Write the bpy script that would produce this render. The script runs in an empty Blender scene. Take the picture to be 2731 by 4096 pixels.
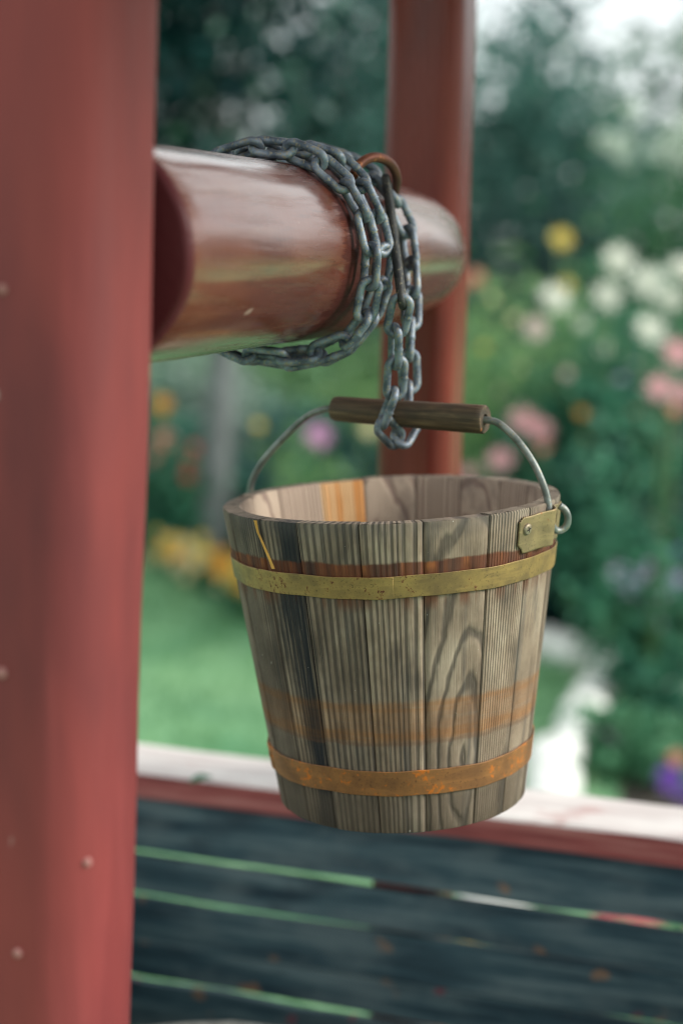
import bpy, math, random
import numpy as np
from mathutils import Vector, Matrix, Quaternion
R = math.radians
rng = np.random.default_rng(7)
random.seed(7)
SC = bpy.context.scene
COL = SC.collection

# ------------------------------------------------------------------ camera
cd = bpy.data.cameras.new('camera')
cam = bpy.data.objects.new('camera', cd)
COL.objects.link(cam)
cam.location = (0, 0, 1.45)
cam.rotation_euler = (R(90 - 9.25), 0, 0)
cd.sensor_fit = 'VERTICAL'
cd.sensor_height = 36
cd.sensor_width = 24
cd.lens = 55.1
cd.clip_start = .05
cd.clip_end = 400
cd.dof.use_dof = True
cd.dof.focus_distance = 1.19
cd.dof.aperture_fstop = 2.35
SC.camera = cam

# ------------------------------------------------------------------ sky, sun, exposure
SUN_EL, SUN_AZ = 28, 98          # azimuth clockwise from the view direction (+y)
w = bpy.data.worlds.new('World')
SC.world = w
w.use_nodes = True
nt = w.node_tree
nt.nodes.clear()
out = nt.nodes.new('ShaderNodeOutputWorld')
bg = nt.nodes.new('ShaderNodeBackground')
sky = nt.nodes.new('ShaderNodeTexSky')
sky.sky_type = 'NISHITA'
sky.sun_disc = False
sky.sun_elevation = R(SUN_EL)
sky.sun_rotation = R(SUN_AZ)
tc = nt.nodes.new('ShaderNodeTexCoord')
nz = nt.nodes.new('ShaderNodeTexNoise')
nz.inputs['Scale'].default_value = 2.2
nz.inputs['Detail'].default_value = 5
nt.links.new(tc.outputs['Generated'], nz.inputs['Vector'])
cr = nt.nodes.new('ShaderNodeValToRGB')
cr.color_ramp.elements[0].position = .3
cr.color_ramp.elements[0].color = (.74, .80, .82, 1)
cr.color_ramp.elements[1].position = .7
cr.color_ramp.elements[1].color = (1, 1, .94, 1)
nt.links.new(nz.outputs['Fac'], cr.inputs['Fac'])
sc_ = nt.nodes.new('ShaderNodeVectorMath')
sc_.operation = 'SCALE'
sc_.inputs['Scale'].default_value = 17.0
nt.links.new(cr.outputs['Color'], sc_.inputs[0])
mx = nt.nodes.new('ShaderNodeMix')
mx.data_type = 'RGBA'
mx.inputs['Factor'].default_value = .78      # thin overcast veil over the blue sky
nt.links.new(sky.outputs['Color'], mx.inputs['A'])
nt.links.new(sc_.outputs['Vector'], mx.inputs['B'])
nt.links.new(mx.outputs['Result'], bg.inputs['Color'])
bg.inputs['Strength'].default_value = .084
nt.links.new(bg.outputs['Background'], out.inputs['Surface'])

sd = bpy.data.lights.new('sun', 'SUN')
sd.energy = 2.9
sd.angle = R(18)
sd.color = (1, .95, .86)
sun = bpy.data.objects.new('sun', sd)
COL.objects.link(sun)
dv = Vector((math.sin(R(SUN_AZ)) * math.cos(R(SUN_EL)), math.cos(R(SUN_AZ)) * math.cos(R(SUN_EL)), math.sin(R(SUN_EL))))
sun.rotation_euler = dv.to_track_quat('Z', 'Y').to_euler()

SC.view_settings.view_transform = 'Standard'
SC.view_settings.look = 'None'
SC.view_settings.exposure = 0.45
SC.view_settings.gamma = 1
SC.view_settings.use_curve_mapping = False
SC.render.engine = 'CYCLES'
SC.cycles.use_denoising = True
SC.cycles.filter_width = 1.05
SC.cycles.max_bounces = 8
SC.cycles.transparent_max_bounces = 8


# ------------------------------------------------------------------ node helpers
class G:
    def __init__(s, name):
        s.mat = bpy.data.materials.new(name)
        s.mat.use_nodes = True
        s.t = s.mat.node_tree
        s.t.nodes.clear()
        s.out = s.n('ShaderNodeOutputMaterial')
        s.b = s.n('ShaderNodeBsdfPrincipled')
        s.l(s.b.outputs[0], s.out.inputs['Surface'])

    def n(s, t):
        return s.t.nodes.new(t)

    def l(s, a, b):
        s.t.links.new(a, b)

    def put(s, inp, val):
        if hasattr(val, 'is_linked') or isinstance(val, bpy.types.NodeSocket):
            s.l(val, inp)
        elif isinstance(val, (tuple, list)) and len(val) == 3 and inp.type == 'RGBA':
            inp.default_value = (*val, 1)
        else:
            inp.default_value = val

    def set(s, **k):
        for key, val in k.items():
            s.put(s.b.inputs[key.replace('_', ' ')], val)

    def m(s, op, a, b=None, c=None, clamp=False):
        n = s.n('ShaderNodeMath')
        n.operation = op
        n.use_clamp = clamp
        for i, x in enumerate((a, b, c)):
            if x is not None:
                s.put(n.inputs[i], x)
        return n.outputs[0]

    def step(s, x, lo, hi):          # smooth step, works with lo > hi
        n = s.n('ShaderNodeMapRange')
        n.interpolation_type = 'SMOOTHSTEP'
        s.put(n.inputs['Value'], x)
        if lo < hi:
            n.inputs['From Min'].default_value, n.inputs['From Max'].default_value = lo, hi
            return n.outputs['Result']
        n.inputs['From Min'].default_value, n.inputs['From Max'].default_value = hi, lo
        n.inputs['To Min'].default_value, n.inputs['To Max'].default_value = 1, 0
        return n.outputs['Result']

    def band(s, x, a, b, soft):
        return s.m('MULTIPLY', s.step(x, a - soft, a + soft), s.step(x, b + soft, b - soft))

    def obj(s):
        return s.n('ShaderNodeTexCoord').outputs['Object']

    def attr(s, name, what='Fac'):
        n = s.n('ShaderNodeAttribute')
        n.attribute_name = name
        return n.outputs[what]

    def sep(s, v):
        n = s.n('ShaderNodeSeparateXYZ')
        s.put(n.inputs[0], v)
        return n.outputs

    def comb(s, x, y, z):
        n = s.n('ShaderNodeCombineXYZ')
        for i, q in enumerate((x, y, z)):
            s.put(n.inputs[i], q)
        return n.outputs[0]

    def mul(s, v, k):
        n = s.n('ShaderNodeVectorMath')
        n.operation = 'MULTIPLY'
        s.put(n.inputs[0], v)
        n.inputs[1].default_value = k
        return n.outputs[0]

    def noise(s, v, scale=1., detail=3., rough=.5, dist=0., col=False):
        n = s.n('ShaderNodeTexNoise')
        if v is not None:
            s.put(n.inputs['Vector'], v)
        n.inputs['Scale'].default_value = scale
        n.inputs['Detail'].default_value = detail
        n.inputs['Roughness'].default_value = rough
        n.inputs['Distortion'].default_value = dist
        return n.outputs['Color' if col else 'Fac']

    def ramp(s, f, stops):
        n = s.n('ShaderNodeValToRGB')
        e = n.color_ramp.elements
        while len(e) < len(stops):
            e.new(.5)
        for i, (p, c) in enumerate(stops):
            e[i].position = p
            e[i].color = (*c, 1) if len(c) == 3 else c
        s.put(n.inputs['Fac'], f)
        return n.outputs['Color']

    def mix(s, f, a, b, mode='MIX'):
        n = s.n('ShaderNodeMix')
        n.data_type = 'RGBA'
        n.blend_type = mode
        s.put(n.inputs['Factor'], f)
        s.put(n.inputs['A'], a)
        s.put(n.inputs['B'], b)
        return n.outputs['Result']

    def bump(s, h, strength=.5, dist=.001):
        n = s.n('ShaderNodeBump')
        n.inputs['Strength'].default_value = strength
        n.inputs['Distance'].default_value = dist
        s.put(n.inputs['Height'], h)
        s.l(n.outputs[0], s.b.inputs['Normal'])
        return n.outputs[0]


# ------------------------------------------------------------------ mesh helpers
def mesh(name, verts, faces, mat=None, smooth=True, mats=None, fm=None):
    me = bpy.data.meshes.new(name)
    me.from_pydata([tuple(map(float, q)) for q in verts], [], faces)
    for q in (mats or [mat]):
        if q:
            me.materials.append(q)
    if fm is not None:
        me.polygons.foreach_set('material_index', fm)
    if smooth:
        me.polygons.foreach_set('use_smooth', [True] * len(me.polygons))
    me.update()
    return me


def link(name, me, parent=None, M=None):
    o = bpy.data.objects.new(name, me)
    COL.objects.link(o)
    if parent is not None:
        o.parent = parent
    if M is not None:
        o.matrix_basis = M
    return o


def tag(o, label=None, cat=None, group=None, kind=None):
    for k, q in (('label', label), ('category', cat), ('group', group), ('kind', kind)):
        if q:
            o[k] = q
    return o


def empty(name, loc=(0, 0, 0), rot=(0, 0, 0)):
    o = bpy.data.objects.new(name, None)
    o.empty_display_size = .1
    COL.objects.link(o)
    o.location = loc
    o.rotation_euler = rot
    return o


class MB:
    """collects verts/faces of ONE object"""
    def __init__(s):
        s.v, s.f, s.m = [], [], []

    def add(s, v, f, m=0):
        k = len(s.v)
        s.v += [tuple(q) for q in v]
        s.f += [tuple(i + k for i in q) for q in f]
        s.m += [m] * len(f)

    def tube(s, pts, rad, seg=8, caps=True, m=0):
        pts = [Vector(q) for q in pts]
        n = len(pts)
        rad = [float(q) for q in ([rad] * n if not hasattr(rad, '__len__') else rad)]
        T = [(pts[min(i + 1, n - 1)] - pts[max(i - 1, 0)]).normalized() for i in range(n)]
        a = Vector((0, 0, 1)) if abs(T[0].z) < .9 else Vector((1, 0, 0))
        N = T[0].cross(a).normalized()
        v, f = [], []
        for i in range(n):
            if i:
                N = (T[i - 1].rotation_difference(T[i]) @ N).normalized()
            B = T[i].cross(N)
            for j in range(seg):
                an = 2 * math.pi * j / seg
                v.append(pts[i] + rad[i] * (math.cos(an) * N + math.sin(an) * B))
        for i in range(n - 1):
            for j in range(seg):
                k = (j + 1) % seg
                f.append((i * seg + j, i * seg + k, (i + 1) * seg + k, (i + 1) * seg + j))
        if caps:
            f.append(tuple(range(seg))[::-1])
            f.append(tuple((n - 1) * seg + j for j in range(seg)))
        s.add(v, f, m)
        return s

    def mesh(s, name, mats, smooth=True):
        return mesh(name, s.v, s.f, smooth=smooth, mats=mats if isinstance(mats, list) else [mats], fm=s.m)


def catmull(P, n=8):
    P = [np.array(q, float) for q in P]
    P = [2 * P[0] - P[1]] + P + [2 * P[-1] - P[-2]]
    o = []
    for i in range(1, len(P) - 2):
        for t in np.linspace(0, 1, n, endpoint=False):
            a, b, c, d = P[i - 1:i + 3]
            o.append(.5 * (2 * b + (c - a) * t + (2 * a - 5 * b + 4 * c - d) * t * t + (3 * b - a - 3 * c + d) * t ** 3))
    o.append(P[-2])
    return np.array(o)


def box_bevel(sx, sy, sz, bev, seg=2, cuts=0):
    """a box centred on its origin with rounded long edges (z is the long axis), optionally cut along z"""
    prof = []
    for cx, cy, a0 in ((1, 1, 0), (-1, 1, 90), (-1, -1, 180), (1, -1, 270)):
        for k in range(seg + 1):
            a = R(a0 + 90 * k / seg)
            prof.append((cx * (sx / 2 - bev) + bev * math.cos(a), cy * (sy / 2 - bev) + bev * math.sin(a)))
    n = len(prof)
    v, f = [], []
    zs = np.linspace(-sz / 2, sz / 2, cuts + 2)
    for z in zs:
        v += [(x, y, z) for x, y in prof]
    for i in range(len(zs) - 1):
        for j in range(n):
            k = (j + 1) % n
            f.append((i * n + j, i * n + k, (i + 1) * n + k, (i + 1) * n + j))
    f.append(tuple(range(n))[::-1])
    f.append(tuple((len(zs) - 1) * n + j for j in range(n)))
    return v, f


# ------------------------------------------------------------------ materials
def mat_paint(name, base, dark, rough=.38, worn=.0, scale=1.0):
    g = G(name)
    o = g.obj()
    big = g.noise(g.mul(o, (7 * scale, 7 * scale, 2.2 * scale)), 1, 4, .55)
    streak = g.noise(g.mul(o, (60 * scale, 60 * scale, 4 * scale)), 1, 4, .6)
    fine = g.noise(g.mul(o, (400, 400, 40)), 1, 3, .6)
    c = g.mix(g.step(big, .32, .68), dark, base)
    c = g.mix(g.m('MULTIPLY', g.step(streak, .5, .75), .35), c, tuple(min(1, q * 1.35 + .01) for q in base))
    if worn:
        spots = g.noise(g.mul(o, (38, 38, 22)), 1, 2, .5)
        c = g.mix(g.m('MULTIPLY', g.step(spots, .70, .74), worn), c, (.55, .48, .44))
    g.set(Base_Color=c, Roughness=g.m('MULTIPLY_ADD', streak, .25, rough - .12), Specular_IOR_Level=.35)
    g.bump(g.m('ADD', g.m('MULTIPLY', streak, .7), g.m('MULTIPLY', fine, .4)), .35, .0012)
    return g.mat


M_POST = mat_paint('red_oxide_paint', (.225, .037, .036), (.105, .019, .024), .6, .5)
M_POST2 = mat_paint('red_oxide_paint_gloss', (.20, .030, .019), (.085, .014, .012), .28, .2)


def mat_log():
    g = G('glossy_oxblood_paint')
    o = g.obj()                      # y is the log's axis
    streak = g.noise(g.mul(o, (55, 5, 55)), 1, 4, .6)
    big = g.noise(g.mul(o, (16, 7, 16)), 1, 4, .55)
    fine = g.noise(g.mul(o, (260, 22, 260)), 1, 3, .6)
    ring = g.noise(g.mul(o, (6, 90, 6)), 1, 3, .6)
    c = g.mix(g.step(big, .35, .66), (.100, .019, .011), (.165, .040, .019))
    c = g.mix(g.m('MULTIPLY', g.step(streak, .52, .72), .5), c, (.20, .070, .032))
    c = g.mix(g.m('MULTIPLY', g.step(fine, .58, .72), .35), c, (.05, .012, .012))
    spots = g.noise(g.mul(o, (70, 26, 70)), 1, 2, .5)
    c = g.mix(g.m('MULTIPLY', g.step(spots, .73, .77), .6), c, (.5, .36, .3))
    fl_ = g.noise(g.mul(o, (120, 9, 120)), 1, 3, .6)
    end_shade = g.step(g.sep(o)[1], -.3520, -.3580)          # shade behind the post put into the end face's colour
    c = g.mix(end_shade, c, (.085, .017, .021))
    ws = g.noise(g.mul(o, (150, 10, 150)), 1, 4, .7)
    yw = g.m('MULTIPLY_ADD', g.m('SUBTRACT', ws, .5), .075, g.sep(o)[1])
    wear_shade = g.m('MULTIPLY', g.band(yw, -.088, .055, .008), .85)       # rubbed dull by the chain, with the chain's shade painted in
    c = g.mix(wear_shade, c, (.052, .012, .011))
    g.set(Base_Color=c, Roughness=g.m('MULTIPLY_ADD', wear_shade, .25, g.m('MULTIPLY_ADD', big, .30, .20)), Coat_Weight=g.m('SUBTRACT', 1, g.m('MAXIMUM', end_shade, wear_shade)), Coat_IOR=1.75, Specular_IOR_Level=.15, Coat_Roughness=g.m('MULTIPLY_ADD', g.step(fl_, .40, .68), .20, .15))
    h = g.m('ADD', g.m('MULTIPLY', streak, .9), g.m('MULTIPLY', ring, .35))
    h = g.m('ADD', h, g.m('MULTIPLY', fine, .22))
    g.bump(h, .5, .0022)
    return g.mat


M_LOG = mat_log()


def mat_stave():
    g = G('weathered_spruce_stave')
    sc = g.attr('sc', 'Vector')
    u, v, seed = g.sep(sc)
    fig, tone, char, inside, orange, freq = (g.attr(k) for k in ('figure', 'tone', 'char', 'inside', 'orange', 'freq'))
    # slow warp of the grain along the stave
    warp = g.m('SUBTRACT', g.noise(g.comb(g.m('MULTIPLY', u, 22), g.m('MULTIPLY', v, 2.5), seed), 1, 2, .5), .5)
    uw = g.m('MULTIPLY_ADD', warp, .005, u)
    # quarter sawn: near straight growth rings of uneven width
    qv = g.comb(g.m('MULTIPLY', uw, 175), g.m('MULTIPLY', v, 1.2), seed)
    q1 = g.noise(qv, 1, 2, .45)
    ph = g.m('ADD', g.m('MULTIPLY', g.m('MULTIPLY', uw, 1180), freq), g.m('MULTIPLY', g.noise(g.comb(g.m('MULTIPLY', u, 60), g.m('MULTIPLY', v, .5), seed), 1, 1, .5), 13))
    q2 = g.step(g.m('MULTIPLY_ADD', g.m('SINE', ph), .5, .5), .15, .95)
    amp = g.noise(g.comb(g.m('MULTIPLY', u, 75), g.m('MULTIPLY', v, 1.8), g.m('ADD', seed, 9)), 1, 2, .5)
    quarter = g.m('ADD', g.m('MULTIPLY', g.m('MULTIPLY', g.m('POWER', q2, 1.3), g.step(amp, .02, .42)), .82), g.m('MULTIPLY', q1, .26))
    # flat sawn: nested arches
    du = g.m('SUBTRACT', u, .010)
    w1 = g.m('SUBTRACT', g.noise(g.comb(g.m('MULTIPLY', u, 42), g.m('MULTIPLY', v, 15), seed), 1, 3, .5), .5)
    dvv = g.m('MULTIPLY', g.m('SUBTRACT', v, .06), .22)
    rr = g.m('SQRT', g.m('ADD', g.m('MULTIPLY', du, du), g.m('MULTIPLY', dvv, dvv)))
    ph2 = g.m('MULTIPLY_ADD', w1, 9, g.m('MULTIPLY', rr, 620))
    f2 = g.m('MULTIPLY_ADD', g.m('SINE', ph2), .5, .5)
    flat = g.m('POWER', f2, 3.2)
    grain = g.m('ADD', g.m('MULTIPLY', quarter, g.m('SUBTRACT', 1, fig)), g.m('MULTIPLY', flat, fig))
    fib = g.noise(g.comb(g.m('MULTIPLY', u, 1100), g.m('MULTIPLY', v, 16), seed), 1, 4, .7)
    blot = g.noise(g.comb(g.m('MULTIPLY', u, 32), g.m('MULTIPLY', v, 17), seed), 1, 4, .6)
    drip = g.noise(g.comb(g.m('MULTIPLY', u, 90), g.m('MULTIPLY', v, 4), seed), 1, 4, .6)
    light = g.ramp(blot, [(.3, (.150, .109, .075)), (.5, (.268, .203, .144)), (.72, (.41, .335, .25))])
    c = g.mix(g.m('MULTIPLY', g.step(grain, .18, .95), .72), light, (.046, .037, .029))
    c = g.mix(g.m('MULTIPLY', g.step(fib, .54, .72), .34), c, (.035, .03, .028))
    c = g.mix(g.m('MULTIPLY', g.step(fib, .46, .26), .35), c, (.55, .48, .38))
    # grey-blue damp weathering in patches
    c = g.mix(g.m('MULTIPLY', g.step(drip, .52, .72), .6), c, (.05, .05, .05))
    soot = g.noise(g.comb(g.m('MULTIPLY', u, 24), g.m('MULTIPLY', v, 9), g.m('ADD', seed, 4)), 1, 4, .6)
    c = g.mix(g.m('MULTIPLY', g.step(g.m('MULTIPLY_ADD', fib, .35, soot), .70, .90), .65), c, (.03, .029, .028))
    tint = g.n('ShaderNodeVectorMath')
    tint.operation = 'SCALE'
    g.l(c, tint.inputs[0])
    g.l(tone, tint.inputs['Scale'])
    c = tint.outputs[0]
    outer = g.m('SUBTRACT', 1, inside)
    # soot-dark staves
    uj = g.m('MULTIPLY_ADD', g.m('SUBTRACT', soot, .5), .035, u)
    cpos = g.m('MULTIPLY_ADD', g.step(uj, -.014, .004), g.step(char, .6, .9), g.m('SUBTRACT', 1, g.step(char, .6, .9)))
    cm = g.m('MULTIPLY', g.m('MULTIPLY', char, cpos), g.step(g.m('ADD', g.m('MULTIPLY', drip, 1.1), g.m('MULTIPLY', fib, .60)), .46, .80))
    c = g.mix(g.m('MULTIPLY', cm, .95), c, (.009, .012, .018))
    # the darker foot, the rust under and over the hoops, the ghost of a slipped hoop
    edge = g.m('MULTIPLY', g.m('SUBTRACT', g.noise(g.comb(g.m('MULTIPLY', u, 26), g.m('MULTIPLY', v, 40), seed), 1, 4, .65), .5), .010)
    ve = g.m('ADD', v, edge)
    ghost = g.m('MULTIPLY', g.band(ve, .078, .1115, .003), outer)
    gh = g.m('MULTIPLY_ADD', g.noise(g.comb(g.m('MULTIPLY', u, 20), g.m('MULTIPLY', v, 260), seed), 1, 3, .6), .9, .12, clamp=True)
    gl = g.m('MULTIPLY_ADD', g.band(ve, .079, .088, .002), .5, g.m('MULTIPLY_ADD', g.band(ve, .104, .112, .002), .35, .58))
    ghf = g.m('MULTIPLY', g.m('MULTIPLY', g.m('MULTIPLY', ghost, .85), gl), g.m('MULTIPLY', g.step(gh, .05, .70), g.step(blot, .18, .42)))
    c = g.mix(ghf, c, (1.12, .72, .44), 'MULTIPLY')
    c = g.mix(g.m('MULTIPLY', ghf, .20), c, (.26, .12, .05))
    c = g.mix(g.m('MULTIPLY', g.m('MULTIPLY', g.band(ve, .0755, .0785, .0012), outer), .35), c, (.13, .055, .025))
    rust = g.m('MULTIPLY', g.band(ve, .212, .2250, .0014), outer)
    rcol = g.ramp(drip, [(.35, (.035, .010, .008)), (.55, (.15, .042, .016)), (.7, (.36, .12, .03))])
    c = g.mix(g.m('MULTIPLY', rust, .9), c, rcol)
    rust2 = g.m('MULTIPLY', g.m('MULTIPLY', g.step(ve, .183, .196), outer), g.step(ve, .222, .216))
    c = g.mix(g.m('MULTIPLY', g.m('MULTIPLY', rust2, g.step(drip, .42, .62)), .8), c, (.13, .045, .02))
    foot = g.m('MULTIPLY', g.step(ve, .038, .026), outer)
    c = g.mix(g.m('MULTIPLY', foot, .52), c, (.10, .078, .055))
    rim = g.m('MULTIPLY', g.step(g.m('ADD', v, g.m('MULTIPLY', edge, 1.4)), .236, .256), outer)
    c = g.mix(g.m('MULTIPLY', rim, .33), c, (.10, .098, .09))
    # bare, pinker wood inside; one stave stained orange
    ci = g.mix(g.step(grain, .35, .8), (.43, .34, .265), (.25, .18, .145))
    ci = g.mix(g.m('MULTIPLY', g.step(blot, .52, .66), .5), ci, (.16, .125, .11))
    ci = g.mix(g.m('MULTIPLY', orange, .8), ci, g.mix(g.step(drip, .48, .60), (.60, .36, .16), (.56, .22, .035)))
    c = g.mix(inside, c, ci)
    chip = g.noise(g.comb(g.m('MULTIPLY', u, 420), g.m('MULTIPLY', v, 240), seed), 1, 2, .5)
    c = g.mix(g.m('MULTIPLY', g.step(chip, .765, .79), .7), c, (.62, .60, .54))
    g.set(Base_Color=c, Roughness=.78, Specular_IOR_Level=.3)
    h = g.m('SUBTRACT', g.m('MULTIPLY', fib, .35), g.m('MULTIPLY', grain, .75))
    g.bump(h, .9, .0016)
    return g.mat


M_STAVE = mat_stave()


def mat_hoop(name, base, dk, rustc, amount, spot):
    g = G(name)
    o = g.obj()
    n1 = g.noise(o, 28, 5, .62)
    n2 = g.noise(o, 210, 4, .7)
    n3 = g.noise(g.mul(o, (18, 18, 160)), 1, 3, .6)
    n4 = g.noise(o, 520, 2, .5)
    c = g.mix(g.step(n1, .34, .66), dk, base)
    c = g.mix(g.m('MULTIPLY', g.step(n3, .5, .7), .4), c, tuple(q * 1.25 for q in base))
    c = g.mix(g.m('MULTIPLY', g.step(n4, .6, .72), .6), c, tuple(q * .4 for q in dk))
    r = g.m('ADD', g.m('MULTIPLY', n1, .55), g.m('MULTIPLY', n2, .55))
    c = g.mix(g.m('MULTIPLY', g.step(r, amount, amount + .07), .9), c, rustc)
    c = g.mix(g.m('MULTIPLY', g.step(r, spot, spot + .03), .9), c, (.10, .028, .012))
    g.set(Base_Color=c, Metallic=.35, Roughness=g.m('MULTIPLY_ADD', n2, .3, .38))
    g.bump(n2, .35, .0006)
    return g.mat


M_HOOP1 = mat_hoop('brassy_galvanised_hoop', (.33, .222, .072), (.165, .110, .045), (.20, .085, .030), .612, .650)
M_HOOP2 = mat_hoop('rusty_hoop', (.33, .150, .048), (.19, .088, .034), (.60, .17, .018), .585, .72)
M_EAR = mat_hoop('tarnished_ear_plate', (.31, .235, .11), (.19, .145, .075), (.28, .10, .03), .63, .69)


def mat_metal(name, base, dk, rough, metal=.75, rustamt=.66):
    g = G(name)
    o = g.obj()
    n1 = g.noise(o, 70, 4, .6)
    n2 = g.noise(o, 420, 4, .7)
    inf = g.n('ShaderNodeObjectInfo').outputs['Random']
    c = g.mix(g.step(n1, .32, .68), dk, base)
    c = g.mix(g.m('MULTIPLY', g.step(n2, .52, .68), .55), c, tuple(q * .35 for q in dk))
    c = g.mix(g.m('MULTIPLY', g.step(g.m('ADD', n2, g.m('MULTIPLY', n1, .25)), rustamt, rustamt + .05), .7), c, (.42, .36, .24))
    c = g.mix(g.m('MULTIPLY', inf, .35), c, tuple(q * .5 for q in dk))
    g.set(Base_Color=c, Metallic=metal, Roughness=g.m('MULTIPLY_ADD', n2, .35, rough - .12))
    g.bump(g.m('ADD', n2, g.m('MULTIPLY', n1, .6)), .4, .0007)
    return g.mat


M_CHAIN = mat_metal('galvanised_chain_steel', (.29, .345, .43), (.085, .108, .148), .50, .5)
M_LONG = mat_metal('dark_weathered_steel', (.085, .085, .08), (.03, .033, .037), .5, .6, .71)
M_WIRE = mat_metal('grey_zinc_wire', (.30, .33, .32), (.13, .15, .14), .42, .6, .70)
M_HOOK = mat_hoop('rusty_painted_iron', (.16, .045, .022), (.075, .022, .014), (.36, .13, .05), .60, .80)
M_SCREW = mat_metal('zinc_screw', (.42, .36, .27), (.26, .21, .15), .45, .7)
M_DARK = mat_metal('dark_recess_iron', (.03, .02, .015), (.015, .01, .01), .8, .2)


def mat_grip():
    g = G('dark_turned_wood')
    o = g.obj()                     # x is the axis
    s1 = g.noise(g.mul(o, (14, 260, 260)), 1, 4, .65)
    s2 = g.noise(g.mul(o, (22, 60, 60)), 1, 3, .6)
    s3 = g.noise(g.mul(o, (40, 900, 900)), 1, 3, .6)
    c = g.ramp(s1, [(.32, (.035, .022, .014)), (.5, (.085, .05, .028)), (.7, (.19, .125, .068))])
    c = g.mix(g.m('MULTIPLY', g.step(s2, .48, .66), .65), c, (.038, .028, .02))
    c = g.mix(g.m('MULTIPLY', g.step(s3, .56, .7), .5), c, (.02, .014, .01))
    spot = g.noise(o, 95, 2, .5)
    c = g.mix(g.m('MULTIPLY', g.step(spot, .74, .78), .8), c, (.45, .14, .03))
    x = g.sep(o)[0]
    c = g.mix(g.m('MULTIPLY', g.step(x, .0722, .0728), .75), c, (.36, .24, .14))
    g.set(Base_Color=c, Roughness=.68)
    g.bump(g.m('ADD', s1, g.m('MULTIPLY', s3, .5)), .6, .001)
    return g.mat


M_GRIP = mat_grip()


def mat_board():
    g = G('blue_grey_weathered_board')
    o = g.obj()                     # x along the board
    inf = g.n('ShaderNodeObjectInfo').outputs['Random']
    off = g.m('MULTIPLY', inf, 37)
    x, y, z = g.sep(o)
    s1 = g.noise(g.comb(g.m('ADD', g.m('MULTIPLY', x, 5), off), g.m('MULTIPLY', y, 60), g.m('MULTIPLY', z, 75)), 1, 5, .62)
    s2 = g.noise(g.comb(g.m('ADD', g.m('MULTIPLY', x, 7), off), y, g.m('MULTIPLY', z, 14)), 1, 4, .55)
    c = g.ramp(s1, [(.34, (.006, .028, .044)), (.5, (.032, .078, .098)), (.66, (.105, .165, .180))])
    c = g.mix(g.m('MULTIPLY', g.step(s2, .46, .66), .55), c, (.125, .175, .185))
    c = g.mix(g.m('MULTIPLY', g.step(s2, .44, .30), .6), c, (.006, .022, .036))
    st = g.noise(g.comb(g.m('ADD', g.m('MULTIPLY', x, 17), off), y, g.m('MULTIPLY', z, 22)), 1, 2, .5)
    c = g.mix(g.m('MULTIPLY', g.step(st, .67, .73), .6), c, (.30, .15, .07))
    st2 = g.noise(g.comb(g.m('ADD', g.m('MULTIPLY', x, 21), g.m('MULTIPLY', inf, 91)), y, g.m('MULTIPLY', z, 18)), 1, 2, .5)
    c = g.mix(g.m('MULTIPLY', g.step(st2, .72, .75), .8), c, (.20, .03, .05))
    g.set(Base_Color=c, Roughness=.75)
    g.bump(s1, .5, .002)
    return g.mat


M_BOARD = mat_board()


def mat_railtop():
    g = G('pale_pink_top_paint')  # pale pinkish colour for the rail's upper faces
    o = g.obj()
    s1 = g.noise(g.mul(o, (6, 60, 60)), 1, 5, .62)
    s2 = g.noise(g.mul(o, (9, 22, 22)), 1, 4, .6)
    c = g.mix(g.step(s1, .35, .7), (.56, .50, .49), (.76, .73, .71))
    c = g.mix(g.m('MULTIPLY', g.step(s2, .60, .72), .6), c, (.42, .19, .18))
    g.set(Base_Color=c, Roughness=.5)
    g.bump(s1, .4, .001)
    return g.mat


M_RAILTOP = mat_railtop()
M_RAIL = None


def mat_rail():
    g = G('faded_red_rail_paint')
    o = g.obj()
    s1 = g.noise(g.mul(o, (5, 60, 80)), 1, 5, .62)
    c = g.ramp(s1, [(.3, (.15, .036, .036)), (.5, (.30, .075, .068)), (.72, (.50, .23, .20))])
    g.set(Base_Color=c, Roughness=.55)
    g.bump(s1, .4, .001)
    return g.mat


M_RAIL = mat_rail()


def mat_leaf(name, a, b, trans=.35, rough=.5, rare=None):
    g = G(name)
    r = g.n('ShaderNodeNewGeometry').outputs['Random Per Island']
    c = g.mix(r, a, b)
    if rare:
        c = g.mix(g.step(r, .965, .97), c, rare)  # a few leaves coloured bright to stand in for glints
    g.set(Base_Color=c, Roughness=rough, Specular_IOR_Level=.18)
    t = g.n('ShaderNodeBsdfTranslucent')
    g.put(t.inputs['Color'], c)
    ms = g.n('ShaderNodeMixShader')
    ms.inputs[0].default_value = trans
    g.l(g.b.outputs[0], ms.inputs[1])
    g.l(t.outputs[0], ms.inputs[2])
    g.l(ms.outputs[0], g.out.inputs['Surface'])
    return g.mat


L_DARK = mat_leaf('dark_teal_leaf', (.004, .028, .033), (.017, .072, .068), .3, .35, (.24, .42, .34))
L_DEEP = mat_leaf('deep_green_leaf', (.025, .13, .085), (.085, .26, .16), .4)
L_MID = mat_leaf('mid_green_leaf', (.045, .17, .09), (.12, .30, .16), .4)
L_GREY = mat_leaf('grey_green_leaf', (.045, .15, .135), (.14, .29, .245), .4)
L_LIGHT = mat_leaf('light_green_leaf', (.13, .30, .13), (.32, .50, .22), .45)
L_SILV = mat_leaf('silvery_leaf', (.22, .32, .28), (.42, .52, .46), .4)


def mat_plain(name, col, var=.25, scale=20, rough=.7):
    g = G(name)
    n = g.noise(g.obj(), scale, 4, .6)
    c = g.mix(g.step(n, .3, .7), tuple(q * (1 - var) for q in col), tuple(min(1, q * (1 + var)) for q in col))
    g.set(Base_Color=c, Roughness=rough)
    g.bump(n, .4, .003)
    return g.mat


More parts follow.
